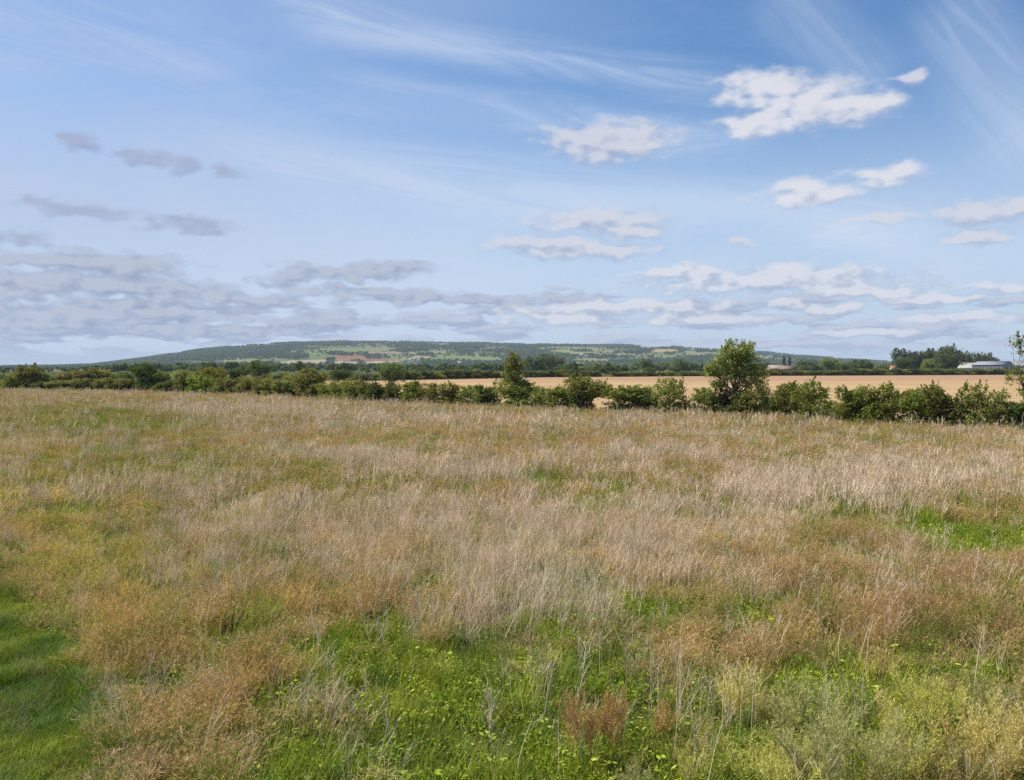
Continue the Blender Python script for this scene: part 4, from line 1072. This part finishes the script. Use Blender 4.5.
# --- shapes for trees further off, 1 m tall, shared
def crown_shape(seed, kind):
    rng = np.random.default_rng(seed)
    if kind == 'round':
        lob = [(0, 0, .6, .3, .3, .3)] + [(rng.normal(0, .2), rng.normal(0, .2), rng.uniform(.3, .8), .2, .2, .17) for _ in range(10)]
    elif kind == 'tall':
        lob = [(rng.normal(0, .05), rng.normal(0, .05), z, .17, .17, .14) for z in np.linspace(.25, .87, 7)] + [(rng.normal(0, .12), rng.normal(0, .12), rng.uniform(.3, .75), .14, .14, .12) for _ in range(5)]
    elif kind == 'poplar':
        lob = [(rng.normal(0, .01), rng.normal(0, .01), z, .085 * math.sin(math.pi * min(.95, .25 + z * .7)) + .02, .085, .1) for z in np.linspace(.12, .92, 9)]
    elif kind == 'cone':
        lob = [(0, 0, z, .14 * (1.05 - z), .14 * (1.05 - z), .1) for z in np.linspace(.1, .93, 10)]
    C = dict(round=(300, 15, .07, .05), tall=(230, 15, .055, .045), poplar=(170, 15, .03, .035), cone=(150, 14, .025, .03))[kind]
    fol = foliage_mesh(rng, kind + '_crown', M_OAK, lob, C[0], C[1], C[2], C[3], .05, 6 if kind in ('round', 'tall') else 0, .07, .8, .5)
    g = Geo()
    limb(rng, g, (0, 0, -.02), (0, 0, .5), .028, .018, .02, 4, 6)
    for _ in range(5):
        l = lob[rng.integers(len(lob))]; limb(rng, g, (0, 0, rng.uniform(.15, .4)), l[:3], .013, .004, .06, 4, 5)
    return fol, g.mesh(kind + '_trunk', M_BARK, True)
SHAPES = {k: [crown_shape(400 + 17 * i + len(k), k) for i in range(n)] for k, n in (('round', 5), ('tall', 3), ('poplar', 2), ('cone', 2))}
_trng = np.random.default_rng(77)

def far_tree(px, w, top, Y, label, mat='k', kind='round', name='tree', group=None, cat='tree', sink=0.0):
    x = (px - 512) / F * Y; h = height_at(px, top, Y) + sink
    base_w = dict(round=.92, tall=.55, poplar=.2, cone=.28)[kind]
    sw = w / F * Y / base_w * (1.22 if kind == 'round' else 1.0); h = h / .93
    fol, tr = SHAPES[kind][_trng.integers(len(SHAPES[kind]))]
    return plant_thing(name, label, cat, (x, Y, -sink), [('crown', fol, MATS.get(mat, M_CONE)), ('trunk', tr, None)], _trng.uniform(0, 6.28), (sw, sw, h), group)

G1, G2, G3 = 'trees behind the left hedge', 'trees beyond the stubble field', 'trees of the wood by the barn'
for a in [
    (6, 28, 373.5, 210, 'grey-green tree behind the far left end of the hedge', 'w'), (52, 24, 374, 215, 'small tree just right of and behind the broad bushy tree', 'w'),
    (66, 22, 371.5, 190, 'olive tree behind the hedge, first of the pale group right of the broad tree', 'o'), (82, 24, 369.8, 195, 'tallest brownish tree of the pale group behind the left hedge', 'o'), (98, 24, 368.6, 200, 'rounded olive tree of the pale group, left of the grey willow', 'o'),
    (111, 18, 371.5, 205, 'grey willow-like tree in the gap left of the dark oak', 'w'), (126, 16, 373, 190, 'small tree close to the left side of the dark oak', 'k'),
    (165, 14, 372, 215, 'small pale green tree just right of the dark oak', 'b'), (181, 18, 368.8, 210, 'brownish olive tree between the dark oak and the lime-yellow tree', 'o'), (195, 14, 373, 180, 'green tree touching the left side of the lime-yellow tree', 'b'),
    (234, 15, 368.6, 225, 'dark round tree right of the lime-yellow tree', 'k'), (246, 17, 363, 300, 'grey-green tree half hidden left of the tall dark tree on the left', 'p'), (259, 20, 360.5, 235, 'tall dark tree behind the left hedge, left of the round olive tree', 'k'),
    (279, 18, 371.8, 230, 'pale rounded tree between the tall dark tree and the round olive tree', 'w'), (290, 14, 375, 220, 'small tree close behind the round olive tree, left side', 'o'), (300, 13, 362, 420, 'distant dark tree peeping above the round olive tree', 'p'),
    (338, 24, 369.5, 235, 'fresh dark green rounded tree right of the round olive tree', 'k'), (360, 20, 372.5, 250, 'pale green tree above the first gap in the near hedge', 'w')]:
    far_tree(*a[:5], mat=a[5], group=G1)
lobe_tree('lime_yellow_tree', 'lime-yellow tree glowing above the left hedge', 211, 150, [(203, 372.5, 9, 3.5), (213, 370.5, 9, 3.5), (221, 373, 6, 5), (208, 376, 10, 4), (217, 378, 8, 4)], M_LIME, 220, 22, .35, .24, .13, 38, fork=.3)
far_tree(333, 3.6, 361.3, 560, 'tallest of three dark cypresses right of the round olive tree', 'c', 'cone', 'cypress', 'three cypresses', 'tree')
far_tree(337.5, 3.2, 363.0, 566, 'middle and shortest of the three dark cypresses', 'c', 'cone', 'cypress', 'three cypresses', 'tree')
far_tree(344, 4.0, 361.8, 560, 'broadest of the three dark cypresses, on their right-hand side', 'c', 'cone', 'cypress', 'three cypresses', 'tree')

# far edge of the stubble
_fx = np.array([200, 280, 370, 450, 540, 700, 850, 1024, 1150.]); _fy = np.array([381.5, 381.2, 380.8, 379.2, 377.4, 376.2, 375.6, 374.8, 374.2])
def far_edge(px): return CAM_H * F / (np.interp(px, _fx, _fy) - HROW)

def far_run(cols, tops, landmark, side, look, mats, group='bushes of the far hedge'):
    for i, (px, top) in enumerate(zip(cols, tops)):
        Y = far_edge(px) + 2 + _brng.random() * 1.5
        hedge_bush(px, 10.5, top + _brng.normal(0, .35), '%s, %s to the %s of %s' % (look, ORD[i], side, landmark), mats[i % len(mats)], 'B', Y, 1.7, 'far_hedge_bush', 'bush', group)
far_run([406, 416, 426, 436, 446, 456, 466, 476, 486, 496], [370.5, 370, 369.8, 370, 369.5, 369, 369.6, 369, 370, 370.5], 'the round stubble tree', 'right', 'tree-like far hedge bush', 'dhko')
far_run([348, 358, 368, 378], [372, 372.5, 373, 373], 'the three cypresses', 'right', 'bush on the far rim of the stubble', 'hdk')
far_run([530, 541, 552, 563, 574, 585, 595], [370, 370.5, 370, 369.5, 370, 370.5, 370], 'the slim young tree', 'right', 'green bush of the far hedge', 'khdb')
far_run([617, 628, 639, 650, 661, 672, 683, 694], [371.2, 371.5, 371, 371.2, 371, 371.3, 371.2, 371], 'the dark round far tree', 'right', 'low far hedge bush', 'dho')
far_run([772, 782, 792, 802, 812, 822, 832, 842], [370.2, 370, 370.2, 370, 370.2, 370, 370, 369.8], 'the tall hedge tree', 'right', 'brownish far hedge bush', 'odh')
for i, px in enumerate([853, 863, 873, 883, 893, 903, 913, 923, 933, 943]):
    hedge_bush(px, 11, 368.4 - i * .08 + _brng.normal(0, .4), 'dark far hedge bush in front of the wood, %s counting from the left' % ORD[i], 'dodh'[i % 4], 'B', far_edge(px) + 3, 1.7, 'far_hedge_bush', 'bush', 'bushes of the far hedge')
for i, px in enumerate([953, 963, 973, 983, 993, 1003, 1013, 1025, 1037]):
    hedge_bush(px, 11, 368.6 + _brng.normal(0, .35), 'dark far hedge bush in front of the barns, %s counting from the left' % ORD[i], 'do'[i % 2], 'B', far_edge(px) + 3, 1.7, 'far_hedge_bush', 'bush', 'bushes of the far hedge')
for i, px in enumerate([706, 717, 729, 741, 752, 762]):
    hedge_bush(px, 11, 370.6, 'far hedge bush half hidden behind the tall tree, %s from the left' % ORD[i], 'dh'[i % 2], 'B', far_edge(px) + 2.5, 1.7, 'far_hedge_bush', 'bush', 'bushes of the far hedge')

for a in [
    (606, 15, 366.4, 415, 'dark round tree on the far hedge, above the gap in the near hedge', 'k', 'round'), (563, 12, 366.0, 430, 'bushy dark green tree at the right end of the block of poplars', 'k', 'round'),
    (582, 14, 366.5, 640, 'green tree between the block of poplars and the dark round tree', 'h', 'round'), (596, 12, 365.5, 800, 'distant pale green tree behind the open vase-shaped bush', 'w', 'round'),
    (628, 18, 364.4, 700, 'pale tree left of the three big pale trees beyond the stubble', 'w', 'round'), (647, 18, 358.6, 640, 'largest left one of three big pale trees beyond the stubble', 'p', 'round'), (664, 15, 361, 650, 'middle one of three big pale trees beyond the stubble', 'w', 'round'), (681, 18, 359.4, 640, 'right-hand one of three big pale trees beyond the stubble', 'p', 'round'),
    (650, 9, 367, 430, 'small dark tree in the far hedge below the big pale trees, left one', 'k', 'round'), (676, 10, 367.2, 430, 'small dark tree in the far hedge below the big pale trees, right one', 'k', 'round'),
    (694, 14, 362.5, 700, 'grey-green tree left of the small dark conifer', 'w', 'round'), (716, 16, 362.5, 680, 'pale green tree showing left of the tall tree\'s crown', 'w', 'round'),
    (764, 12, 362.5, 620, 'dark tree at the right edge of the tall tree\'s crown', 'k', 'round'), (773, 9, 364.5, 650, 'small green tree left of the farm roofs', 'h', 'round'),
    (803, 18, 359.2, 640, 'broad olive-grey tree right of the pair of poplars', 'p', 'round'), (818, 14, 364, 700, 'pale small tree between two broader trees right of the farm', 'w', 'round'), (832, 19, 358.4, 560, 'domed dark green tree, second broad one right of the poplars', 'h', 'round'), (847, 13, 363.5, 620, 'lower tree at the right side of the domed dark green tree', 'k', 'round'),
    (863, 20, 358.8, 520, 'low spreading dark tree standing alone left of the wood', 'k', 'round'), (878, 14, 364.5, 800, 'pale distant tree between the spreading dark tree and the wood', 'w', 'round'), (887, 12, 363.5, 860, 'small distant tree beside the white cottage', 'p', 'round'),
    (538, 9, 368, 560, 'small pale tree below the block of poplars, left one', 'w', 'round'), (549, 9, 368.2, 560, 'small pale tree below the block of poplars, right one', 'w', 'round'),
    (995, 9, 358.2, 600, 'round dark tree peeping over the long shed roof', 'k', 'round')]:
    far_tree(*a[:5], mat=a[5], kind=a[6], group=G2)
far_tree(702, 3.2, 361.8, 600, 'small dark conifer just left of the tall tree\'s crown', 'c', 'cone', 'conifer', None, 'tree')
far_tree(784, 3.2, 357.2, 700, 'left poplar of the slender pair above the farm roofs', 'c', 'poplar', 'poplar', 'pair of slender poplars', 'tree')
far_tree(789.5, 3.0, 357.2, 704, 'right poplar of the slender pair above the farm roofs', 'c', 'poplar', 'poplar', 'pair of slender poplars', 'tree')
for px, w, top, Y, lab in [(533, 12, 356.6, 560, 'left-hand poplar of the dense block beyond the stubble'), (541, 13, 355.2, 565, 'second poplar from the left in the dense block'), (549, 13, 355.0, 560, 'third poplar from the left in the dense block'), (556.5, 12, 356.6, 566, 'right-hand poplar of the dense block beyond the stubble')]:
    far_tree(px, w, top, Y, lab, 'p', 'round', 'block_poplar', 'dense block of poplars', 'tree')

for a in [
    (896, 9, 350.2, 560, 'spiky tree at the left end of the wood', 'p', 'tall'), (903, 9, 350.8, 566, 'second spiky tree from the left end of the wood', 'p', 'tall'), (910, 13, 352, 570, 'rounded tree in the left part of the wood', 'p', 'round'), (903, 12, 358, 540, 'dark low tree at the left foot of the wood', 'k', 'round'), (918, 12, 352.5, 580, 'rounded tree in the middle of the wood, left one', 'k', 'round'), (926, 13, 351.6, 585, 'rounded tree in the middle of the wood, centre one', 'p', 'round'),
    (935, 13, 350.5, 580, 'rounded tree in the middle of the wood, right one', 'p', 'round'), (929, 14, 359, 550, 'low dark tree in front of the middle of the wood', 'h', 'round'), (945, 15, 346.2, 560, 'tallest dark tree of the wood, left crown', 'p', 'round'), (953, 15, 345.6, 566, 'tallest dark tree of the wood, right crown', 'p', 'round'), (946, 18, 353, 548, 'dark tree filling the foot of the two tallest in the wood', 'k', 'round'),
    (960, 9, 353.2, 572, 'smaller tree against the right side of the tallest trees', 'k', 'round'), (967, 9, 352.2, 640, 'first tree of the thin row above the barn', 'p', 'round'), (974, 9, 352.6, 650, 'second tree of the thin row above the barn', 'p', 'round'), (981, 9, 353.6, 655, 'third tree of the thin row above the barn', 'k', 'round'), (987, 8, 354.6, 660, 'last tree of the thin row, nearest the pole', 'p', 'round'), (940, 12, 354, 600, 'tree closing the gap left of the two tallest', 'p', 'round')]:
    far_tree(a[0], a[1] * 1.15, a[2] - .8, a[3], a[4], mat=a[5], kind=a[6], group=G3, name='wood_tree')

# ------------------------------------------------------------------ farm buildings
M_ROOFW = simple_mat('pale_sheet_roof', (.37, .36, .33), .9, 1.2, .1)
M_ROOFG = simple_mat('grey_sheet_roof', (.27, .275, .295), .9, 1.2, .1)
M_SHED = simple_mat('grey_blue_cladding', (.2, .2, .235), .7, .8, .12)
M_SHEDL = simple_mat('light_grey_cladding', (.33, .335, .36), .7, .8, .1)
M_DARK = simple_mat('dark_strip', (.06, .06, .075), .7)
M_TAN = simple_mat('weathered_tan_roof', (.34, .28, .22), .9, .8, .15)
M_BROWN = simple_mat('brown_tile_roof', (.25, .17, .13), .9, .9, .15)
M_ORANGE = simple_mat('orange_tile_roof', (.36, .16, .09), .9, 1.0, .15)
M_BRICK = simple_mat('brick_wall', (.34, .2, .14), .9, 1.0, .15)
M_WHITE = simple_mat('white_render', (.75, .73, .68), .9, .6, .06)
M_CREAM = simple_mat('stone_wall', (.52, .46, .36), .9, .6, .1)
M_POLE = simple_mat('dark_metal_pole', (.1, .1, .11), .5)

def rectbox(g, x0, x1, y0, y1, z0, z1):
    V = [(x, y, z) for z in (z0, z1) for y in (y0, y1) for x in (x0, x1)]
    g.add(V, [(0, 2, 3, 1), (4, 5, 7, 6), (0, 1, 5, 4), (2, 6, 7, 3), (0, 4, 6, 2), (1, 3, 7, 5)])

def gabled(name, label, cat, px, Y, length, depth, eave, ridge, rotz, m_wall, m_roof, group=None, z=0.0, doors=(), windows=(), strips=0, chimney=None, m_gable=None):
    """Gabled building, front along local x, centred on its foot. doors/windows: (x, z0, w, h, wall 'f' front or 'g' right gable)."""
    e = link(name, None, None, ((px - 512) / F * Y, Y, z)); e.rotation_euler = (0, 0, rotz); tag(e, label, cat, group)
    L, D = length / 2, depth / 2
    g = Geo()
    V = [(-L, -D, -.5), (L, -D, -.5), (L, D, -.5), (-L, D, -.5), (-L, -D, eave), (L, -D, eave), (L, D, eave), (-L, D, eave), (-L, 0, ridge - .12), (L, 0, ridge - .12)]
    g.add(V, [(0, 1, 5, 4), (2, 3, 7, 6)]); g.add(V, [(1, 2, 6, 9, 5), (3, 0, 4, 8, 7)])
    link('wall', g.mesh(name + '_wall', m_wall), e)
    if m_gable:
        g = Geo(); g.add([(L + .03, -D, 0), (L + .03, D, 0), (L + .03, D, eave), (L + .03, 0, ridge - .15), (L + .03, -D, eave)], [(0, 1, 2, 3, 4)])
        link('gable_cladding', g.mesh(name + '_gable', m_gable), e)
    o, t = .35, .18
    sl = (ridge - eave) / D
    g = Geo()
    for s in (-1, 1):
        yo, zo = s * (D + o), eave - sl * o
        V = [(-L - o, yo, zo), (L + o, yo, zo), (L + o, 0, ridge), (-L - o, 0, ridge)]
        V += [(a, b, c + t) for a, b, c in V]
        g.add(V, [(0, 1, 5, 4), (1, 2, 6, 5), (2, 3, 7, 6), (3, 0, 4, 7), (4, 5, 6, 7), (3, 2, 1, 0)])
    rf = link('roof', g.mesh(name + '_roof', m_roof), e)
    if chimney is not None:
        g = Geo(); rectbox(g, chimney - .35, chimney + .35, -.3, .3, ridge - .8, ridge + 1.1); rectbox(g, chimney - .42, chimney + .42, -.37, .37, ridge + 1.1, ridge + 1.25)
        link('chimney', g.mesh(name + '_chimney', M_BRICK), rf)
    for i in range(strips):
        x = -L + (i + 1) * length / (strips + 1); g = Geo(); rectbox(g, x - .13, x + .13, -D - .08, -D - .005, 0, eave - .3)
        link('cladding_strip', g.mesh('cladding_strip', M_DARK), e)
    for lst, nm in ((doors, 'door'), (windows, 'window')):
        for (x, z0, w, h, side) in lst:
            g = Geo()
            if side == 'f': rectbox(g, x - w / 2, x + w / 2, -D - .06, -D - .01, z0, z0 + h)
            else: rectbox(g, L + .04, L + .09, x - w / 2, x + w / 2, z0, z0 + h)
            link(nm, g.mesh(name + '_' + nm, M_DARK), e)
    return e

gabled('barn', 'pale-roofed barn at the left of the farm sheds beside the wood', 'barn', 974.5, 538, 15, 12, 3.4, 6.4, R(-44), M_SHEDL, M_ROOFW, 'farm sheds', doors=[(-5, 0, 3.5, 3, 'f')])
gabled('shed', 'long grey-blue shed with dark vertical strips and a light gable', 'shed', 993, 518, 17.0, 15, 5.2, 7.2, R(-52), M_SHED, M_ROOFG, 'farm sheds', strips=7, m_gable=M_SHEDL, windows=[(-1.5, 2.4, 1.6, 1.3, 'g')])
gabled('shed', 'far right grey-roofed shed behind the leaning sapling', 'shed', 1024, 548, 16, 11, 4.8, 7.6, R(-40), M_SHEDL, M_ROOFG, 'farm sheds', doors=[(2, 0, 3, 3, 'f')])
gabled('farm_building', 'long tan-roofed farm building left of the slender poplars', 'farm building', 776, 540, 9.5, 8, 3.0, 5.0, R(6), M_BRICK, M_TAN, 'farm roofs', doors=[(0, 0, 2, 2.2, 'f')])
gabled('farm_building', 'brown-roofed farm building below the slender poplars', 'farm building', 787, 530, 7.5, 7, 2.8, 4.6, R(-20), M_BRICK, M_BROWN, 'farm roofs', windows=[(0, 1, 1, 1, 'f')])
gabled('farmhouse', 'red-brown farmhouse with chimney right of the slender poplars', 'house', 792, 550, 4.6, 5, 3.4, 5.0, R(70), M_BRICK, M_ORANGE, 'farm roofs', chimney=1.6, windows=[(0, 1.6, 1, 1.1, 'f'), (0, 1.6, 1, 1.1, 'g')])
gabled('farm_building', 'pale-roofed building glimpsed through the crown of the tall tree', 'farm building', 745, 560, 8, 8, 2.8, 4.4, R(4), M_CREAM, M_ROOFW, 'farm roofs', doors=[(-2, 0, 2, 2.2, 'f')])
gabled('cottage', 'white cottage with orange roof left of the wood', 'house', 893, 545, 3.0, 4, 3.4, 4.7, R(-10), M_WHITE, M_ORANGE, None, chimney=1.0, windows=[(-.9, 1.2, .6, 1, 'f'), (.9, 1.2, .6, 1, 'f')], doors=[(0, 0, .9, 2, 'f')])

for i, (px, py, rz, lab) in enumerate(HOUSES):
    x, y, z = HOUSE_AT[i]
    gabled('village_house', lab, 'house', px, y, 13, 9, 6.5, 10.5, R(rz), [M_CREAM, M_WHITE][i % 2], [M_BROWN, M_TAN, M_ROOFG][i % 3], 'houses on the hill', z=z, windows=[(-3, 2, 1.6, 1.6, 'f'), (3, 2, 1.6, 1.6, 'f')])

def pole():
    x = (991 - 512) / F * 545
    h = height_at(991, 353.2, 545)
    e = link('mast', None, None, (x, 545, 0)); tag(e, 'slim dark pole standing between the barn and the long shed', 'pole')
    g = Geo(); tube(g, [(0, 0, -.2), (0, 0, h * .5), (0, 0, h)], [.26, .24, .2], 8); link('shaft', g.mesh('shaft', M_POLE, True), e)
    g = Geo(); tube(g, [(0, 0, h), (0, 0, h + .25), (0, 0, h + .3)], [.36, .36, .05], 8); link('cap', g.mesh('cap', M_POLE), e)
pole()

# ------------------------------------------------------------------ weeds that stand out in the foreground
M_SEED = leaf_material('seedy_yellow_green', [(0.403, 0.375, 0.096), (0.589, 0.540, 0.156), (0.775, 0.660, 0.216)], .3, .02, .12)
M_SEEDG = leaf_material('seedy_grey_green', [(0.320, 0.330, 0.130), (0.480, 0.465, 0.195), (0.640, 0.555, 0.260)], .3, .02, .12)
M_SEEDY = leaf_material('seedy_straw', [(0.546, 0.442, 0.144), (0.728, 0.598, 0.228), (0.832, 0.689, 0.312)], .3, .02, .1)
M_RUSTW = leaf_material('rust_seed', [(.38, .22, .09), (.52, .32, .14), (.6, .4, .2)], .25, .02, .1)
M_DEAD = leaf_material('bleached_stem', [(.5, .42, .31), (.66, .56, .42), (.76, .66, .52)], .05, .02, .1)
M_STEMG = leaf_material('green_stem', [(.16, .18, .05), (.26, .25, .08)], .1, .03, .1)

def plume(rng, gs, gf, A, d, L, n, spread, fine, w=.0034):
    """A branching seed plume: a stem from A along d, side twigs, and fine seedy slivers on them."""
    d = np.asarray(d, float); d /= np.linalg.norm(d)
    pts = [np.asarray(A, float) + d * L * t + np.array([d[0], d[1], 0]) * L * .18 * t * t for t in np.linspace(0, 1, 6)]
    tube(gs, pts, np.linspace(w * 1.1, w * .4, 6), 5)
    for _ in range(n):
        t = rng.uniform(.28, 1.0); i = min(int(t * 5), 4); p = pts[i] + (pts[i + 1] - pts[i]) * (t * 5 - i)
        a = rng.random() * 6.283; s = np.array([math.cos(a) * spread, math.sin(a) * spread, .75]) + d * .5; s /= np.linalg.norm(s)
        l = L * .42 * (1.15 - t) * rng.uniform(.6, 1.2) + L * .05
        m = fine
        q = rng.random(m); P = p + s * (q * l)[:, None]
        D = s + rng.normal(0, .45, (m, 3)); D = D / np.linalg.norm(D, axis=1)[:, None] * (l * .3 * rng.uniform(.4, 1.2, m))[:, None]
        sliver(rng, gf, P, D, w * 1.6)
        sliver(rng, gs, p[None], (s * l)[None], w * .8)

def weed(name, label, cat, base, top, width, kind, mat, smat, seed, lean_px=0.0, group=None, stems=9):
    rng = np.random.default_rng(seed)
    x, y = ground_at(*base)
    s = y / F; H = (base[1] - top) * s / math.cos(math.atan((base[1] - HROW) / F)); W = width * s
    gs, gf = Geo(), Geo()
    if kind == 'feather':
        for i in range(stems):
            a = rng.random() * 6.283; r = math.sqrt(rng.random()) * W * .5
            tipx = np.array([math.cos(a) * r, math.sin(a) * r, H * rng.uniform(.7, 1.02) * (1 - .25 * (2 * r / W) ** 2)])
            b = np.array([math.cos(a) * r * .35, math.sin(a) * r * .35, 0]); v = tipx - b + np.array([lean_px * s, 0, 0])
            plume(rng, gs, gf, b, v, np.linalg.norm(v), 24, .62, 16)
    elif kind == 'umbel':
        tip = np.array([lean_px * s, 0, H * .72]); limb(rng, gs, (0, 0, 0), tip, .0045, .003, .05, 6, 6)
        for i in range(stems):
            a = rng.random() * 6.283; v = np.array([math.cos(a) * W * .5 * rng.random(), math.sin(a) * W * .5 * rng.random(), H * .3 * rng.uniform(.6, 1)])
            plume(rng, gs, gf, tip, v, np.linalg.norm(v), 14, .5, 10, .0028)
    elif kind == 'dead':
        for i in range(stems):
            b = np.array([rng.normal(0, W * .12), rng.normal(0, W * .12), 0])
            e = b + np.array([rng.normal(0, W * .3) + lean_px * s, rng.normal(0, W * .25), H * rng.uniform(.75, 1)])
            p = limb(rng, gs, b, e, .0062, .0026, .05, 7, 5)
            for _ in range(5):
                j = rng.integers(2, 7); a = rng.random() * 6.283; l = H * rng.uniform(.14, .36)
                v = np.array([math.cos(a) * .55, math.sin(a) * .55, .85]) * l
                q = limb(rng, gs, p[j], p[j] + v, .0032, .0014, .06, 4, 4)
                for _ in range(3):
                    t = q[rng.integers(1, 4)]; sliver(rng, gf, t[None], (v * .4 + rng.normal(0, .2 * l, 3))[None], .003)
    e = link(name, None, None, (x, y, 0)); tag(e, label, cat, group); e.empty_display_size = .1
    if kind == 'dead':
        link('stems', gs.mesh(name + '_stems', smat), e); link('twigs', gf.mesh(name + '_twigs', mat), e)
    else:
        link('stems', gs.mesh(name + '_stems', smat), e); link('seed_plumes', gf.mesh(name + '_plumes', mat), e)
    return e

GW, GD = 'feathery weeds in the foreground', 'dead stalks in the foreground'
for i, a in enumerate([
    ((842, 800), 712, 120, M_SEEDG, 0, 17, 'large grey-green feathery weed at the bottom edge, right of centre'),
    ((775, 812), 752, 100, M_SEED, 0, 12, 'yellow-green feathery weed cut by the bottom edge, left of the large grey-green one'),
    ((905, 792), 722, 90, M_SEED, -4, 13, 'bushy yellow-green weed just right of the large grey-green one'),
    ((1000, 790), 706, 80, M_SEEDY, 0, 12, 'straw-yellow feathery weed in the bottom right corner'),
    ((955, 800), 748, 70, M_SEEDG, 0, 9, 'low grey-green weed between the bushy one and the bottom right corner'),
    ((815, 742), 682, 90, M_SEEDG, 0, 10, 'soft grey-green weed behind the large grey-green one'),
    ((935, 738), 672, 70, M_SEED, -6, 9, 'yellow-green weed with upright plumes right of the leaning straw plume'),
    ((985, 742), 690, 60, M_SEEDG, 4, 7, 'reddish grey-green weed near the right edge'),
    ((738, 730), 668, 46, M_SEEDY, 0, 7, 'straw-yellow tuft left of the soft grey-green weed'),
    ((700, 790), 752, 50, M_SEED, 0, 6, 'small yellow-green weed at the bottom edge, left end of the feathery row'),
    ((640, 812), 768, 46, M_SEEDG, 0, 6, 'grey-green weed tip at the bottom edge below the rust tuft')]):
    weed('feathery_weed', a[6], 'weed', a[0], a[1] - 6, a[2] * 1.2, 'feather', a[3], M_STEMG, 500 + i, a[4], GW, int(a[5] * 1.6))
weed('leaning_plume', 'straw-yellow plume leaning to the left, right of the soft grey-green weed', 'weed', (899, 738), 680, 22, 'feather', M_SEEDY, M_SEEDY, 521, -24, None, 3)
weed('leaning_plume', 'pale yellow plume leaning to the left below the upright plumes', 'weed', (960, 765), 706, 20, 'feather', M_SEEDY, M_SEEDY, 522, -26, None, 3)
weed('round_headed_weed', 'weed with pale round seed head on a bent stalk, in the green patch', 'weed', (538, 734), 650, 26, 'umbel', M_SEED, M_DEAD, 523, 14, 'round-headed weeds', 10)
weed('round_headed_weed', 'weed with tan seed head left of the bent pale-headed stalk', 'weed', (530, 722), 664, 32, 'umbel', M_SEEDY, M_STEMG, 524, -6, 'round-headed weeds', 10)
weed('round_headed_weed', 'weed with fan-shaped yellow seed head above the rust tuft', 'weed', (640, 712), 642, 28, 'umbel', M_SEED, M_STEMG, 525, -6, 'round-headed weeds', 10)
weed('rust_tuft', 'narrow rust-coloured seedy weed tapering to a stalk at the bottom of the green patch', 'weed', (586, 770), 684, 34, 'feather', M_RUSTW, M_RUSTW, 526, -10, 'rust-coloured weeds', 7)
weed('rust_tuft', 'broad rust-coloured weed tuft right of the narrow one', 'weed', (618, 752), 692, 60, 'feather', M_RUSTW, M_RUSTW, 527, 4, 'rust-coloured weeds', 11)
weed('rust_tuft', 'small rust-coloured tuft, last on the right of three', 'weed', (655, 742), 702, 40, 'feather', M_RUSTW, M_RUSTW, 528, 4, 'rust-coloured weeds', 7)
for i, (b, top, w, ln, n, lab) in enumerate([
    ((491, 742), 690, 16, 0, 4, 'pair of pale upright dead sticks in the middle of the green patch'),
    ((364, 738), 688, 30, 8, 3, 'forked dead stalk at the left side of the green patch'),
    ((340, 735), 694, 26, -8, 2, 'small dead stalk leaning left beside the forked one'),
    ((393, 770), 700, 14, -2, 1, 'single thin dead stem rising in the green patch, right of the forked stalk'),
    ((408, 650), 572, 50, 6, 4, 'pale branching dead weed above the green patch, left one'),
    ((380, 655), 590, 40, -4, 4, 'pale branching dead weed just left of the tallest branching one'),
    ((155, 715), 640, 46, 10, 3, 'slanting dead stalk in the rust grass near the mown strip'),
    ((330, 690), 640, 34, 14, 2, 'leaning dead stalk in the rust grass left of the green patch'),
    ((578, 705), 640, 20, 6, 2, 'thin grey dead stalk behind the bent pale-headed weed'),
    ((735, 660), 600, 40, 0, 3, 'grey branching dead weed above the straw-yellow tuft'),
    ((903, 640), 570, 40, -14, 3, 'long dead stalk slanting left, on the right side of the meadow'),
    ((985, 620), 560, 44, 0, 4, 'bleached dead weed below the green patch near the right edge'),
    ((215, 620), 545, 36, 0, 4, 'tall bleached dead weed in the left part of the meadow')]):
    weed('dead_stalk', lab, 'dead stalk', b, top, w, 'dead', M_DEAD, M_DEAD, 540 + i, ln, GD, n)

# ------------------------------------------------------------------ render settings
sc.render.engine = 'CYCLES'
sc.view_settings.view_transform = 'Standard'; sc.view_settings.look = 'None'
sc.view_settings.exposure = EXPOSURE; sc.view_settings.gamma = 1.0; sc.view_settings.use_curve_mapping = False
cy = sc.cycles
cy.max_bounces = 5; cy.diffuse_bounces = 2; cy.glossy_bounces = 1; cy.transmission_bounces = 3; cy.volume_bounces = 0; cy.transparent_max_bounces = 6
cy.sample_clamp_indirect = 4.0
cy.use_adaptive_sampling = False
cy.use_denoising = False
